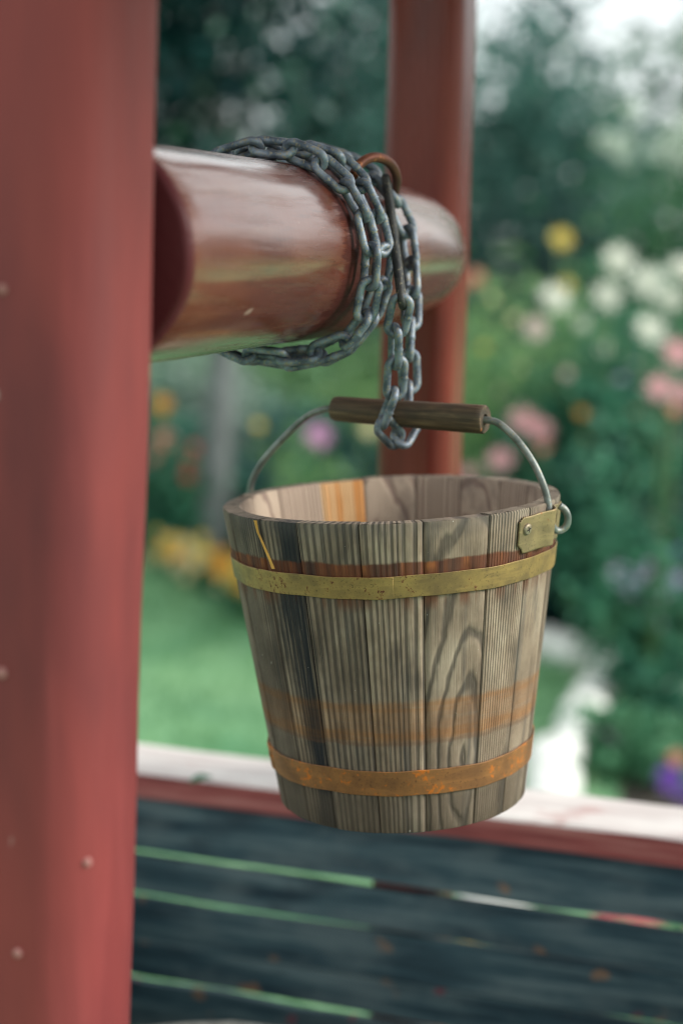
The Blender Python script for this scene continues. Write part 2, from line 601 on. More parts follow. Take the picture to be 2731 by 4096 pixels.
M_BARK = mat_plain('grey_bark', (.15, .165, .17), .4, 14, .85)
M_STEM = mat_plain('green_stem', (.07, .16, .06), .3, 40)
M_STONE = mat_plain('whitewashed_stone', (.74, .76, .73), .10, 22, .7)
M_CONC = mat_plain('pale_concrete', (.50, .50, .46), .3, 40, .85)
M_ROOF = mat_plain('dark_roof_board', (.10, .045, .04), .3, 20, .8)
M_SOIL = mat_plain('dark_soil', (.035, .03, .022), .5, 18, .95)


def mat_petal(name, a, b):
    g = G(name)
    r = g.n('ShaderNodeNewGeometry').outputs['Random Per Island']
    c = g.mix(r, a, b)
    g.set(Base_Color=c, Roughness=.6)
    t = g.n('ShaderNodeBsdfTranslucent')
    g.put(t.inputs['Color'], c)
    ms = g.n('ShaderNodeMixShader')
    ms.inputs[0].default_value = .3
    g.l(g.b.outputs[0], ms.inputs[1])
    g.l(t.outputs[0], ms.inputs[2])
    g.l(ms.outputs[0], g.out.inputs['Surface'])
    return g.mat


PET = {
    'white': mat_petal('white_petal', (.80, .82, .74), (.90, .90, .84)),
    'blush': mat_petal('blush_petal', (.86, .66, .66), (.88, .80, .74)),
    'pink': mat_petal('pink_petal', (.82, .44, .49), (.88, .62, .64)),
    'rose': mat_petal('rose_petal', (.72, .19, .23), (.80, .28, .30)),
    'red': mat_petal('red_petal', (.55, .07, .08), (.62, .12, .10)),
    'mauve': mat_petal('mauve_petal', (.78, .42, .70), (.84, .54, .76)),
    'salmon': mat_petal('salmon_petal', (.78, .36, .26), (.82, .46, .34)),
    'orange': mat_petal('orange_petal', (.86, .42, .05), (.90, .52, .10)),
    'yellow': mat_petal('yellow_petal', (.80, .62, .12), (.88, .74, .24)),
    'cream': mat_petal('cream_petal', (.80, .70, .42), (.86, .80, .58)),
    'lavender': mat_petal('lavender_petal', (.55, .52, .74), (.70, .68, .82)),
    'pale': mat_petal('pale_green_petal', (.55, .66, .58), (.72, .78, .70)),
    'purple': mat_petal('purple_petal', (.20, .08, .50), (.32, .15, .62)),
}


def mat_lawn():
    g = G('lawn_turf')
    o = g.obj()
    a = g.noise(o, 1.3, 4, .6)
    b = g.noise(o, 9, 4, .65)
    c = g.mix(g.step(a, .35, .65), (.09, .25, .12), (.24, .45, .23))
    c = g.mix(g.m('MULTIPLY', g.step(b, .4, .7), .5), c, (.08, .22, .10))
    g.set(Base_Color=c, Roughness=.8)
    g.bump(b, .5, .02)
    return g.mat


M_LAWN = mat_lawn()
M_GRASS = mat_leaf('grass_blade', (.08, .23, .10), (.19, .38, .17), .4)

# ------------------------------------------------------------------ the well's own axes
TH = R(20)
U = np.array([math.sin(TH), math.cos(TH), 0.])       # along the log, away from the camera
V = np.array([math.cos(TH), -math.sin(TH), 0.])      # across it, to the right
Z = np.array([0., 0, 1])
C0 = np.array([-.0345, 1.337, 1.452])                # a point on the log's axis


def W(s, t, z):                                      # well coordinates -> world (z absolute)
    p = C0 + U * s + V * t
    return np.array([p[0], p[1], z])


def basis(x, y, z, o):
    M = Matrix.Identity(4)
    for i, q in enumerate((x, y, z)):
        for k in range(3):
            M[k][i] = q[k]
    for k in range(3):
        M[k][3] = o[k]
    return M


# ------------------------------------------------------------------ ground
def sheet(name, mat, x0, x1, y0, y1, z, nx=2, ny=2, jit=0):
    xs, ys = np.linspace(x0, x1, nx), np.linspace(y0, y1, ny)
    v = [(x, y, z + (jit * rng.normal() if 0 < i < nx - 1 and 0 < j < ny - 1 else 0)) for j, y in enumerate(ys) for i, x in enumerate(xs)]
    f = [(j * nx + i, j * nx + i + 1, (j + 1) * nx + i + 1, (j + 1) * nx + i) for j in range(ny - 1) for i in range(nx - 1)]
    return link(name, mesh(name, v, f, mat))


tag(sheet('ground', M_LAWN, -150, 150, -120, 200, 0, 12, 12), kind='structure')
# soil of the flower bed right of the edging stones, and of the bed at the back
bed = MB()
bed.add([(.66, 3.6, .004), (1.02, 5.38, .004), (.80, 5.62, .004), (.2, 5.9, .004), (.3, 12, .004), (5, 12, .004), (5, 3.6, .004)], [(0, 1, 2, 3, 4, 5, 6)])
tag(link('flower_bed_soil', bed.mesh('flower_bed_soil', M_SOIL)), kind='structure')


# ------------------------------------------------------------------ foliage helpers
def leaves(name, C, size, mat, droop=.3, up=.5, aspect=.55):
    """C: n x 3 leaf positions; one mesh of folded two-triangle leaves"""
    n = len(C)
    d = rng.normal(size=(n, 3))
    d[:, 2] = d[:, 2] * .6 - droop
    d /= np.linalg.norm(d, axis=1, keepdims=True)
    nn = rng.normal(size=(n, 3)) * .8
    nn[:, 2] = np.abs(nn[:, 2]) + up
    sd_ = np.cross(d, nn)
    sd_ /= np.linalg.norm(sd_, axis=1, keepdims=True) + 1e-9
    nn = np.cross(sd_, d)
    L = size * rng.uniform(.6, 1.35, size=(n, 1))
    b = C - d * L * .5
    t = C + d * L * .5
    mid = C - d * L * .06
    l = mid + sd_ * L * aspect * .5 + nn * L * .09
    r = mid - sd_ * L * aspect * .5 + nn * L * .09
    v = np.stack([b, l, t, r], 1).reshape(-1, 3)
    me = bpy.data.meshes.new(name)
    me.vertices.add(4 * n)
    me.vertices.foreach_set('co', v.astype(np.float32).ravel())
    k = np.arange(n)[:, None] * 4
    tri = np.concatenate([k + np.array([[0, 2, 1]]), k + np.array([[0, 3, 2]])], 1).reshape(-1)
    me.loops.add(len(tri))
    me.loops.foreach_set('vertex_index', tri.astype(np.int32))
    me.polygons.add(2 * n)
    me.polygons.foreach_set('loop_start', (np.arange(2 * n) * 3).astype(np.int32))
    me.polygons.foreach_set('loop_total', np.full(2 * n, 3, np.int32))
    me.materials.append(mat)
    me.update(calc_edges=True)
    me.validate()
    return me


def clumped(n, cen, rad, k=30, spread=.22, shell=.55):
    """n points in k clumps inside an ellipsoid, denser towards its skin"""
    cen, rad = np.array(cen, float), np.array(rad, float)
    d = rng.normal(size=(k, 3))
    d /= np.linalg.norm(d, axis=1, keepdims=True)
    q = d * (rng.uniform(shell, 1, size=(k, 1)))
    w_ = rng.uniform(.4, 1.6, k)
    idx = rng.choice(k, n, p=w_ / w_.sum())
    s = rng.uniform(.6, 1.4, k)[idx][:, None] * spread
    return cen + (q[idx] + rng.normal(size=(n, 3)) * s) * rad


def shrub(name, label, cat, group, loc, rad, n, size, mat, k=30, stem=True, zc=None, spread=.22):
    t = tag(empty(name, loc), label, cat, group)
    zc = rad[2] * .95 if zc is None else zc
    P = clumped(n, (0, 0, zc), rad, k, spread)
    P = P[P[:, 2] > .03]
    f = link('foliage', leaves('foliage', P, size, mat), t)
    f['kind'] = 'stuff'
    mb = MB()
    for i in range(6):
        a = 2 * math.pi * i / 6 + rng.uniform(-.3, .3)
        e = Vector((math.cos(a) * rad[0] * .55, math.sin(a) * rad[1] * .55, zc + rad[2] * rng.uniform(.1, .6)))
        mb.tube([(.03 * math.cos(a), .03 * math.sin(a), 0), e * .5 + Vector((0, 0, zc * .15)), e], [.018, .012, .005], 6)
    link('stem', mb.mesh('stem', M_BARK), t)
    return t


def tree(name, label, group, loc, h0, crown_c, crown_r, n, size, mat, tr=.09, k=46, spread=.2, bark=M_BARK, shell=.45, lean=(0, 0)):
    t = tag(empty(name, loc), label, 'tree', group)
    mb = MB()
    c = Vector(crown_c)
    top = Vector((c.x * .7, c.y * .7, c.z))
    trunk = catmull([(0, 0, -.05), (lean[0] * .5, lean[1] * .5, h0 * .5), (lean[0], lean[1], h0), top], 5)
    mb.tube(trunk, np.linspace(tr, tr * .35, len(trunk)), 10)
    link('trunk', mb.mesh('trunk', bark), t)
    lb = MB()
    for i in range(9):
        a = 2 * math.pi * i / 9 + rng.uniform(-.3, .3)
        e = c + Vector((math.cos(a) * crown_r[0] * .8, math.sin(a) * crown_r[1] * .8, rng.uniform(-.5, .7) * crown_r[2]))
        b = Vector(trunk[-1 - rng.integers(0, 7)])
        lb.tube([b, b.lerp(e, .5) + Vector((0, 0, .12)), e], [tr * .35, tr * .22, tr * .06], 6)
    link('limbs', lb.mesh('limbs', bark), t)
    f = link('crown', leaves('crown', clumped(n, crown_c, crown_r, k, spread, shell), size, mat), t)
    f['kind'] = 'stuff'
    return t


# ------------------------------------------------------------------ far background
# the wood that closes the garden, all round, one mass
P = []
for i in range(150):
    a = 2 * math.pi * i / 150
    r0 = 25 + rng.uniform(-2, 3)
    hh = rng.uniform(3.3, 4.4)
    if -.12 < (a - math.pi / 2) < .9:
        hh *= 1.25
    P.append(clumped(330, (r0 * math.cos(a), r0 * math.sin(a), hh * .5), (1.5, 1.5, hh * .55), 12, .3, .3))
P = np.concatenate(P)
P = P[P[:, 2] > .0]
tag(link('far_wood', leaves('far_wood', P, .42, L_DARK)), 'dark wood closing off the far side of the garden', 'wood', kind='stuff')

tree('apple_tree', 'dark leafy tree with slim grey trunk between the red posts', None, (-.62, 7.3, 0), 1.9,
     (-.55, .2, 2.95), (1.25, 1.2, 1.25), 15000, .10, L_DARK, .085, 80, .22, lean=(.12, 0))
tree('lilac_tree', 'pale grey-green rounded tree under the patch of open sky', None, (1.50, 13, 0), .8,
     (0, 0, 1.74), (1.15, 1.0, 1.50), 11000, .11, L_GREY, .10, 60, .2)
tree('birch_tree', 'airy tree with sky glinting through its leaves at the top right', None, (2.75, 10, 0), 1.6,
     (.15, 0, 2.8), (1.15, 1.0, 1.3), 6500, .09, L_MID, .06, 60, .16)
tree('willow_tree', 'grey-green tree showing just left of the far red post', None, (.22, 15, 0), 1.0,
     (0, 0, 2.5), (.70, .8, 2.2), 11000, .12, L_GREY, .09, 50, .2)
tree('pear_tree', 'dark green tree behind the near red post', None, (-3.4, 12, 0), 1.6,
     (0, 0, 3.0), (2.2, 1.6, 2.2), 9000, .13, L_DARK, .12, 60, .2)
for i, (x, y, r, hz, lab) in enumerate([  # dark bushes added where only shade lies under the trees
        (1.15, 10.2, .62, 1.0, 'dark bush put in for tree shade just right of the far red post'),
        (2.20, 9.4, .62, .86, 'dark bush put in for tree shade at the right edge behind the white dahlias'),
        (3.3, 9.6, .8, 1.0, 'dark bush put in for tree shade furthest right along the hedge line')]):
    shrub('shade_bush', lab, 'bush', 'dark bushes put in for shade behind the flower bed', (x, y, 0), (r, .6, hz), 4200, .06, L_DARK, 40)
for x, y, rx, hz, m_, lab in [
        (-.25, 10.6, .70, .52, L_LIGHT, 'pale green bush seen under the middle of the log'),
        (-.70, 8.7, .42, .40, L_SILV, 'silvery bush right of the slim grey trunk'),
        (.06, 8.5, .36, .36, L_LIGHT, 'low pale bush below the hanging chain'),
        (.22, 9.6, .42, .40, L_LIGHT, 'light green bush just left of the far red post'),
        (-1.25, 9.2, .50, .62, L_SILV, 'pale greyish bush beside the near red post under the log'),
        (-.25, 8.0, .42, .34, L_GREY, 'mid green bush behind the left side of the bucket handle'),
        (-1.0, 8.3, .30, .34, L_DEEP, 'dark green low bush at the foot of the grey trunk'),
        (.95, 7.9, .45, .70, L_LIGHT, 'yellow-green bush just right of the far red post'),
        (1.45, 7.2, .42, .62, L_MID, 'mid green bush among the white dahlias'),
        (1.05, 6.4, .42, .44, L_DEEP, 'deep green bush behind the right rim of the bucket')]:
    shrub('garden_bush', lab, 'bush', 'bushes at the back of the lawn', (x, y, 0), (rx, .4, hz), 3600, .07, m_, 34)


# ------------------------------------------------------------------ flowers
def bloom_mesh(name, mat, ball=True):
    mb = MB()
    rings = [(10, 15, 1.0, .30), (9, 38, .86, .30), (8, 58, .66, .28), (5, 78, .42, .24)] if ball else [(12, 12, 1., .26), (8, 45, .6, .24)]
    for k, (n, el, ln, wd) in enumerate(rings):
        for i in range(n):
            a = 2 * math.pi * (i + .5 * (k % 2)) / n + rng.uniform(-.1, .1)
            e = R(el + rng.uniform(-6, 6))
            rad = Vector((math.cos(a), math.sin(a), 0))
            side = Vector((-math.sin(a), math.cos(a), 0))
            d = rad * math.cos(e) + Vector((0, 0, math.sin(e)))
            up = -rad * math.sin(e) + Vector((0, 0, math.cos(e)))
            p0, p1, p2 = d * .08, d * (.6 * ln), d * ln + up * (-.08 + .12 * ball)
            mb.add([p0, p1 + side * wd * .5 + up * .06, p2, p1 - side * wd * .5 + up * .06], [(0, 1, 2), (0, 2, 3)])
    return mb.mesh(name, mat, False)


BL = {c: bloom_mesh('bloom', m_) for c, m_ in PET.items()}


def flower(name, label, base, blooms, lmat=L_DEEP, fol=(.22, .22), nleaf=420, lsize=.07, group='flowering plants in the garden bed', cat='flower'):
    """blooms: (x, y, z, radius, colour) world positions; the plant stands on base (x, y)"""
    t = tag(empty(name, (base[0], base[1], 0)), label, cat, group)
    zt = max(b[2] for b in blooms)
    st = MB()
    for b in blooms:
        p = Vector((b[0] - base[0], b[1] - base[1], b[2]))
        q = Vector((rng.uniform(-.02, .02), rng.uniform(-.02, .02), 0))
        st.tube([q, q.lerp(p, .5) + Vector((rng.uniform(-.02, .02), 0, .04 * zt)), p], [.006, .005, .004], 5)
    link('stem', st.mesh('stem', M_STEM), t)
    hh = zt * .88
    Pp = clumped(nleaf, (0, 0, hh * .52), (fol[0], fol[1], hh * .5), 18, .3, .2)
    Pp = Pp[Pp[:, 2] > .02]
    f = link('foliage', leaves('foliage', Pp, lsize, lmat), t)
    f['kind'] = 'stuff'
    for b in blooms:
        face = Vector((rng.uniform(-.3, .3) - .05, -1, rng.uniform(.25, .8))).normalized()
        Mx = Matrix.Translation((b[0] - base[0], b[1] - base[1], b[2])) @ face.to_track_quat('Z', 'Y').to_matrix().to_4x4() @ Matrix.Rotation(rng.uniform(0, 6), 4, 'Z') @ Matrix.Scale(b[3] * (1.18 if b[4] in ('white', 'lavender', 'purple') else .88), 4)
        link('bloom', BL[b[4]], t, Mx)
    return t


F_, PITCH = 3600., R(9.25)


def at(px, py, Y):                   # the garden point seen at this place of the photograph, Y metres away
    x, y = (px - 784) / F_, -(py - 1176) / F_
    d = np.array([x, math.cos(PITCH) + y * math.sin(PITCH), -math.sin(PITCH) + y * math.cos(PITCH)])
    p = d * (Y / d[1])
    return p[0], p[1], p[2] + 1.45


def fl(label, Y, pts, **k):
    bl = []
    for px, py, r, c in pts:
        p = at(px, py, Y + rng.uniform(-.06, .06))
        bl.append((p[0], p[1], p[2], r, c))
    bx = sum(b[0] for b in bl) / len(bl) + rng.uniform(-.03, .03)
    return flower(k.pop('name', 'dahlia'), label, (bx, Y + .16), bl, **k)


fl('tall white dahlia, highest white bloom right of the far post', 6.0, [(1418, 603, 0.068, 'white')])
fl('white dahlia left of the other tall white blooms', 6.0, [(1272, 690, 0.064, 'white')])
fl('white dahlia in the middle of the tall white blooms', 6.0, [(1393, 682, 0.061, 'white'), (1350, 1010, 0.033, 'yellow')])
fl('white dahlia with a cluster of blooms near the right edge', 5.4, [(1488, 652, .066, 'white'), (1540, 690, .05, 'white'), (1562, 625, .05, 'white')])
fl('single white dahlia low beside the pink cluster at right', 5.3, [(1490, 762, .058, 'white')])
fl('yellow flower standing tallest above the white dahlias', 6.2, [(1287, 552, .062, 'yellow'), (1300, 655, .04, 'yellow')], lmat=L_LIGHT)
fl('blush flower under the left white dahlia', 6.0, [(1228, 755, 0.068, 'blush')])
fl('peach flower beside the end of the log', 6.0, [(1092, 640, .05, 'salmon'), (1068, 650, .028, 'red')], lmat=L_LIGHT)
fl('pink dahlia with a double head right of the bucket handle', 5.9, [(1198, 965, 0.074, 'pink'), (1238, 990, 0.070, 'pink'), (1250, 1035, 0.042, 'salmon')])
fl('rose pink dahlia above the bucket rim', 5.9, [(1150, 1062, 0.074, 'pink'), (1076, 1088, 0.048, 'pink')], nleaf=300)
fl('large pink dahlias crowded at the right edge', 4.7, [(1550, 815, .066, 'pink'), (1512, 893, .06, 'pink'), (1560, 905, .05, 'pink'), (1548, 945, .03, 'salmon')])
fl('salmon dahlia below the pink ones near the right edge', 5.6, [(1450, 955, 0.048, 'salmon'), (1335, 950, 0.030, 'orange')])
fl('small deep pink round dahlia standing alone at right', 5.5, [(1443, 1208, 0.053, 'rose')])
fl('pale blush dahlia at the right edge beside the deep pink one', 5.4, [(1508, 1190, 0.042, 'blush'), (1530, 1230, 0.043, 'blush')])
fl('lavender flowers in a loose cluster at the right edge', 5.2,
   [(1425, 1322, 0.048, 'lavender'), (1452, 1340, 0.048, 'lavender'), (1490, 1300, 0.041, 'lavender'), (1540, 1335, 0.055, 'lavender'), (1500, 1370, 0.041, 'lavender'), (1500, 1425, 0.041, 'lavender'), (1558, 1270, 0.036, 'purple'), (1545, 1350, 0.038, 'purple')],
   name='aster', nleaf=700, lmat=L_MID)
fl('violet flower with an orange head above it in the lower right corner', 4.05,
   [(1536, 1790, 0.042, 'purple'), (1572, 1835, 0.036, 'purple'), (1552, 1742, 0.034, 'salmon')], name='pansy', nleaf=260, fol=(.12, .12), lsize=.04, lmat=L_MID)
fl('single yellow flower nodding over the white edging stones', 4.85, [(1418, 1600, .022, 'yellow')], name='marigold', nleaf=90, fol=(.06, .06), lsize=.04)
fl('orange flower close to the near red post under the log', 7.6, [(374, 930, .068, 'orange')], lmat=L_GREY)
fl('peach flowers below the orange bloom by the near post', 7.5, [(380, 1012, .066, 'salmon'), (352, 1050, .048, 'salmon')])
fl('red flower in front of the slim grey trunk', 7.2, [(438, 1060, .042, 'red'), (432, 1095, .045, 'red'), (446, 1030, .036, 'red')])
fl('mauve pink flower seen between bucket handle and rim', 7.0, [(730, 1005, .085, 'mauve')], lmat=L_MID)
fl('cream flower showing behind the hanging chain', 6.0, [(848, 985, .05, 'cream'), (595, 980, .03, 'yellow')], lmat=L_LIGHT)
for lab_, x_, y_, c_ in (('low pink flower glimpsed through the slit in the boards at right', .60, 3.05, 'rose'), ('low yellow flower glimpsed through the slit in the boards', .22, 3.05, 'yellow'), ('low pink flower in the bed close behind the right end of the rail', .80, 3.15, 'pink')):
    flower('pansy', lab_, (x_, y_), [(x_ + rng.uniform(-.08, .08), y_ + rng.uniform(-.06, .06), rng.uniform(.05, .12), .035, c_) for _ in range(5)], L_MID, (.10, .08), 160, .04)
fl('tall elder with pale flat flower heads below the airy tree at right', 9.0,
   [(1450, 262, .10, 'pale'), (1420, 338, .12, 'pale'), (1388, 328, .09, 'pale'), (1546, 322, .13, 'pale'), (1500, 352, .09, 'pale'), (1560, 372, .10, 'pale'), (1440, 375, .08, 'pale'), (1585, 280, .10, 'pale')],
   name='elder_shrub', fol=(.42, .35), nleaf=1500, lsize=.09, lmat=L_MID, cat='shrub')
fl('cream flowers scattered on a light green plant beside the far post', 6.6, [(1130, 690, .030, 'cream'), (1180, 735, .032, 'cream'), (1110, 800, .030, 'yellow'), (1205, 845, .03, 'cream'), (1150, 900, .03, 'blush')], lmat=L_LIGHT, nleaf=600)
fl('small white and lilac flowers sprinkled under the white dahlias', 6.1, [(1335, 745, .03, 'white'), (1385, 800, .03, 'white'), (1300, 860, .032, 'blush'), (1420, 875, .03, 'lavender'), (1395, 1045, .03, 'lavender'), (1450, 830, .03, 'white')], lmat=L_MID, nleaf=600)
# more plants of the bed that carry leaves only or small blooms
for px, Y, h, m_, lab in [(1300, 6.1, .80, L_DEEP, 'leafy dahlia without blooms right of the bucket ear'),
                          (1400, 5.9, .85, L_DARK, 'dark leafy dahlia in the middle of the right-hand bed'),
                          (1525, 5.5, .95, L_DARK, 'dark leafy dahlia at the right edge of the bed'),
                          (1350, 6.4, 1.1, L_DEEP, 'tall leafy dahlia behind the pink double head'),
                          (1480, 6.2, 1.15, L_DEEP, 'tall leafy dahlia under the white blooms'),
                          (1290, 5.95, .42, L_DARK, 'low dark leafy plant behind the edging corner'),
                          (1465, 5.65, .40, L_DARK, 'low dark leafy plant right of the edging corner'),
                          (1530, 4.9, .16, L_DEEP, 'low leafy plant right of the edging stones'),
                          (1480, 4.35, .14, L_MID, 'low leafy plant beside the violet flower')]:
    x = at(px, 900, Y)[0]
    shrub('leafy_plant', lab, 'plant', 'leafy plants in the flower bed', (x, Y, 0), (.26 if h > .5 else .17, .2, h * .52), 700, .075, m_, 20, spread=.28)
# the row of yellow flowers at the edge of the lawn
MN = ['first', 'second', 'third', 'fourth', 'fifth', 'sixth', 'seventh', 'eighth', 'ninth', 'tenth', 'last']
for i in range(11):
    tt = i / 10
    x, y = -.82 + .46 * tt + rng.normal() * .02, 7.15 - .86 * tt + rng.normal() * .07
    bl = [(x + rng.uniform(-.06, .06), y + rng.uniform(-.08, .02), rng.uniform(.07, .20), rng.uniform(.026, .052), rng.choice(['yellow', 'yellow', 'cream', 'orange'])) for _ in range(6)]
    flower('marigold', MN[i] + ' yellow marigold from the near red post in the row bordering the lawn', (x, y), bl, L_DEEP, (.08, .08), 60, .04, 'marigolds bordering the lawn')


# ------------------------------------------------------------------ whitewashed edging stones
def stone(seed):
    r_ = np.random.default_rng(seed)
    mb = MB()
    nu, nv = 14, 8
    v = []
    for j in range(nv + 1):
        th = math.pi * j / nv
        for i in range(nu):
            a = 2 * math.pi * i / nu
            q = np.array([math.sin(th) * math.cos(a), math.sin(th) * math.sin(a), math.cos(th)])
            q = np.sign(q) * np.abs(q) ** .75
            v.append(q * (1 + .07 * math.sin(3 * a + seed) * math.sin(th) + r_.normal() * .025))
    f = [(j * nu + i, (j + 1) * nu + i, (j + 1) * nu + (i + 1) % nu, j * nu + (i + 1) % nu) for j in range(nv) for i in range(nu)]
    mb.add(v, f)
    return mb.mesh('edging_stone', M_STONE)


stones = []
p0, p1 = np.array([.30, 3.20]), np.array([.93, 5.30])
d01 = (p1 - p0) / np.linalg.norm(p1 - p0)
for i in range(9):
    stones.append((p0 + (p1 - p0) * (i + .5) / 9 + rng.normal(size=2) * .012, math.atan2(d01[1], d01[0]), .122, rng.uniform(.066, .080)))
for i, q in enumerate([(.86, 5.50), (.72, 5.62), (.56, 5.68)]):
    stones.append((np.array(q), R(155 + 8 * i), .12, .075))
slab = ['nearest the well, glimpsed through the gap of the boards', 'second from the well, behind the boards', 'third from the well, behind the boards', 'fourth from the well, just above the rail', 'fifth from the well', 'sixth from the well', 'seventh from the well', 'eighth from the well', 'last before the corner of the edging', 'at the corner of the edging', 'past the corner, beside the lawn', 'half hidden by the right side of the bucket']
for i, (q, a, L, wd) in enumerate(stones):
    o = link('edging_stone', stone(i))
    o.location = (q[0], q[1], .04)
    o.rotation_euler = (rng.uniform(-.06, .06), rng.uniform(-.05, .05), a + rng.uniform(-.08, .08))
    o.scale = (L, wd, .068)
    tag(o, 'whitewashed edging stone ' + slab[i], 'stone', 'white edging stones round the flower bed')
o = link('edging_stone', stone(31))
o.location = (1.09, 4.85, .05)
o.scale = (.07, .06, .06)
tag(o, 'lone white stone lying in the bed at the right edge', 'stone', 'white edging stones round the flower bed')

# grass blades of the lawn in view
n = 26000
gx = rng.uniform(-1.6, 1.3, n)
gy = 2.3 + 6.2 * rng.uniform(0, 1, n) ** 1.2
keep = ~((gx > .55 + (gy - 4) * .3) & (gy > 3.6)) & ~((gy < 2.1))
gx, gy = gx[keep], gy[keep]
n = len(gx)
a = rng.uniform(0, 6.28, n)
L = rng.uniform(.025, .06, n)
v = np.zeros((n, 3, 3))
v[:, 0] = np.stack([gx - .003 * np.cos(a), gy - .003 * np.sin(a), 0 * gx], 1)
v[:, 1] = np.stack([gx + .003 * np.cos(a), gy + .003 * np.sin(a), 0 * gx], 1)
v[:, 2] = np.stack([gx + L * .6 * np.sin(a * 3), gy + L * .6 * np.cos(a * 3), L], 1)
me = bpy.data.meshes.new('grass')
me.vertices.add(3 * n)
me.vertices.foreach_set('co', v.astype(np.float32).ravel())
me.loops.add(3 * n)
me.loops.foreach_set('vertex_index', np.arange(3 * n, dtype=np.int32))
me.polygons.add(n)
me.polygons.foreach_set('loop_start', (np.arange(n) * 3).astype(np.int32))
me.polygons.foreach_set('loop_total', np.full(n, 3, np.int32))
me.materials.append(M_GRASS)
me.update(calc_edges=True)
tag(link('grass', me), 'short green lawn grass around the well', 'grass', kind='stuff')

# ------------------------------------------------------------------ the well: plank curb
curb = tag(empty('well_curb', W(0, 0, 0), (0, 0, -TH)), 'square well curb of blue-grey boards with a pale pink rail', 'well')
# in the curb's own axes: x = V, y = U (origin under C0)
S0, S1, HW = -.46, .354, .45        # near and far board centres, half width
zs = [(.823, .7530), (.7425, .6970), (.6912, .6365), (.6345, .592), (.5832, .520), (.516, .452), (.447, .385), (.382, .318), (.314, .25), (.246, .182), (.178, .114), (.110, .04)]


def board(L, h, th, name='board'):
    nb = 10
    v, f = [], []
    xs = np.linspace(-L / 2, L / 2, nb)
    for x in xs:
        w1, w2 = rng.normal() * .0011, rng.normal() * .0011
        v += [(x, -th / 2, -h / 2 + w1), (x, -th / 2, h / 2 + w2), (x, th / 2, h / 2 + w2), (x, th / 2, -h / 2 + w1)]
    for i in range(nb - 1):
        for j in range(4):
            k = (j + 1) % 4
            f.append((i * 4 + j, i * 4 + k, i * 4 + 4 + k, i * 4 + 4 + j))
    f += [(3, 2, 1, 0), tuple((nb - 1) * 4 + j for j in range(4))]
    return mesh(name, v, f, M_BOARD, False)


for i, (zt, zb) in enumerate(zs):
    h = zt - zb
    tilt = [0, 0, -.009, 0, 0][i] if i < 5 else rng.normal() * .002
    for side in range(4):
        o = link('board', board((2 * HW - .02) if side < 2 else (S1 - S0 - .02), h, .010), curb)
        if side == 0:
            o.matrix_basis = Matrix.Translation((0, S1 + rng.normal() * .0015, (zt + zb) / 2)) @ Matrix.Rotation(tilt, 4, 'Y')
        elif side == 1:
            o.matrix_basis = Matrix.Translation((0, S0, (zt + zb) / 2)) @ Matrix.Rotation(math.pi, 4, 'Z')
        else:
            sx = HW if side == 2 else -HW
            o.matrix_basis = Matrix.Translation((sx, (S0 + S1) / 2, (zt + zb) / 2)) @ Matrix.Rotation(R(90), 4, 'Z')


def rail(L, wd, th):
    bev = .003
    prof = [(-wd / 2, -th / 2), (-wd / 2, th / 2 - bev), (-wd / 2 + bev, th / 2), (wd / 2 - bev, th / 2), (wd / 2, th / 2 - bev), (wd / 2, -th / 2)]
    n_, nb = len(prof), 16
    v, f, fm = [], [], []
    for x in np.linspace(-L / 2, L / 2, nb):
        v += [(x, y, z + rng.normal() * .0006) for y, z in prof]
    for i in range(nb - 1):
        for j in range(n_):
            k = (j + 1) % n_
            f.append((i * n_ + j, i * n_ + k, i * n_ + n_ + k, i * n_ + n_ + j))
            fm.append(1 if j in (1, 2, 3) else 0)
    f += [tuple(range(n_))[::-1], tuple((nb - 1) * n_ + j for j in range(n_))]
    fm += [0, 0]
    return mesh('rail', v, f, smooth=False, mats=[M_RAIL, M_RAILTOP], fm=fm)


for side in range(4):
    L = 2 * HW + .14 if side < 2 else S1 - S0 - .09
    o = link('rail', rail(L, .098, .031), curb)
    M_ = [Matrix.Translation((0, S1 + .031, .8375)), Matrix.Translation((0, S0 - .036, .8395)) @ Matrix.Rotation(math.pi, 4, 'Z'),
          Matrix.Translation((HW + .036, (S0 + S1) / 2, .8385)) @ Matrix.Rotation(R(-90), 4, 'Z'),
          Matrix.Translation((-HW - .036, (S0 + S1) / 2, .8385)) @ Matrix.Rotation(R(90), 4, 'Z')][side]
    o.matrix_basis = M_
# pale concrete ring of the shaft inside the curb
cr_ = MB()
prof = [(.27, 0), (.27, .59), (.275, .60), (.335, .60), (.34, .59), (.34, 0)]
nn = 40
v = [(p[0] * math.cos(2 * math.pi * i / nn), p[0] * math.sin(2 * math.pi * i / nn), p[1] + (rng.normal() * .002 if p[1] else 0)) for i in range(nn) for p in prof]
f = [(i * 6 + j, ((i + 1) % nn) * 6 + j, ((i + 1) % nn) * 6 + j + 1, i * 6 + j + 1) for i in range(nn) for j in range(5)]
cr_.add(v, f)
o = link('shaft_ring', cr_.mesh('shaft_ring', M_CONC), curb, Matrix.Translation((-.085, -.06, .0)))
o['label'] = 'pale concrete shaft ring'


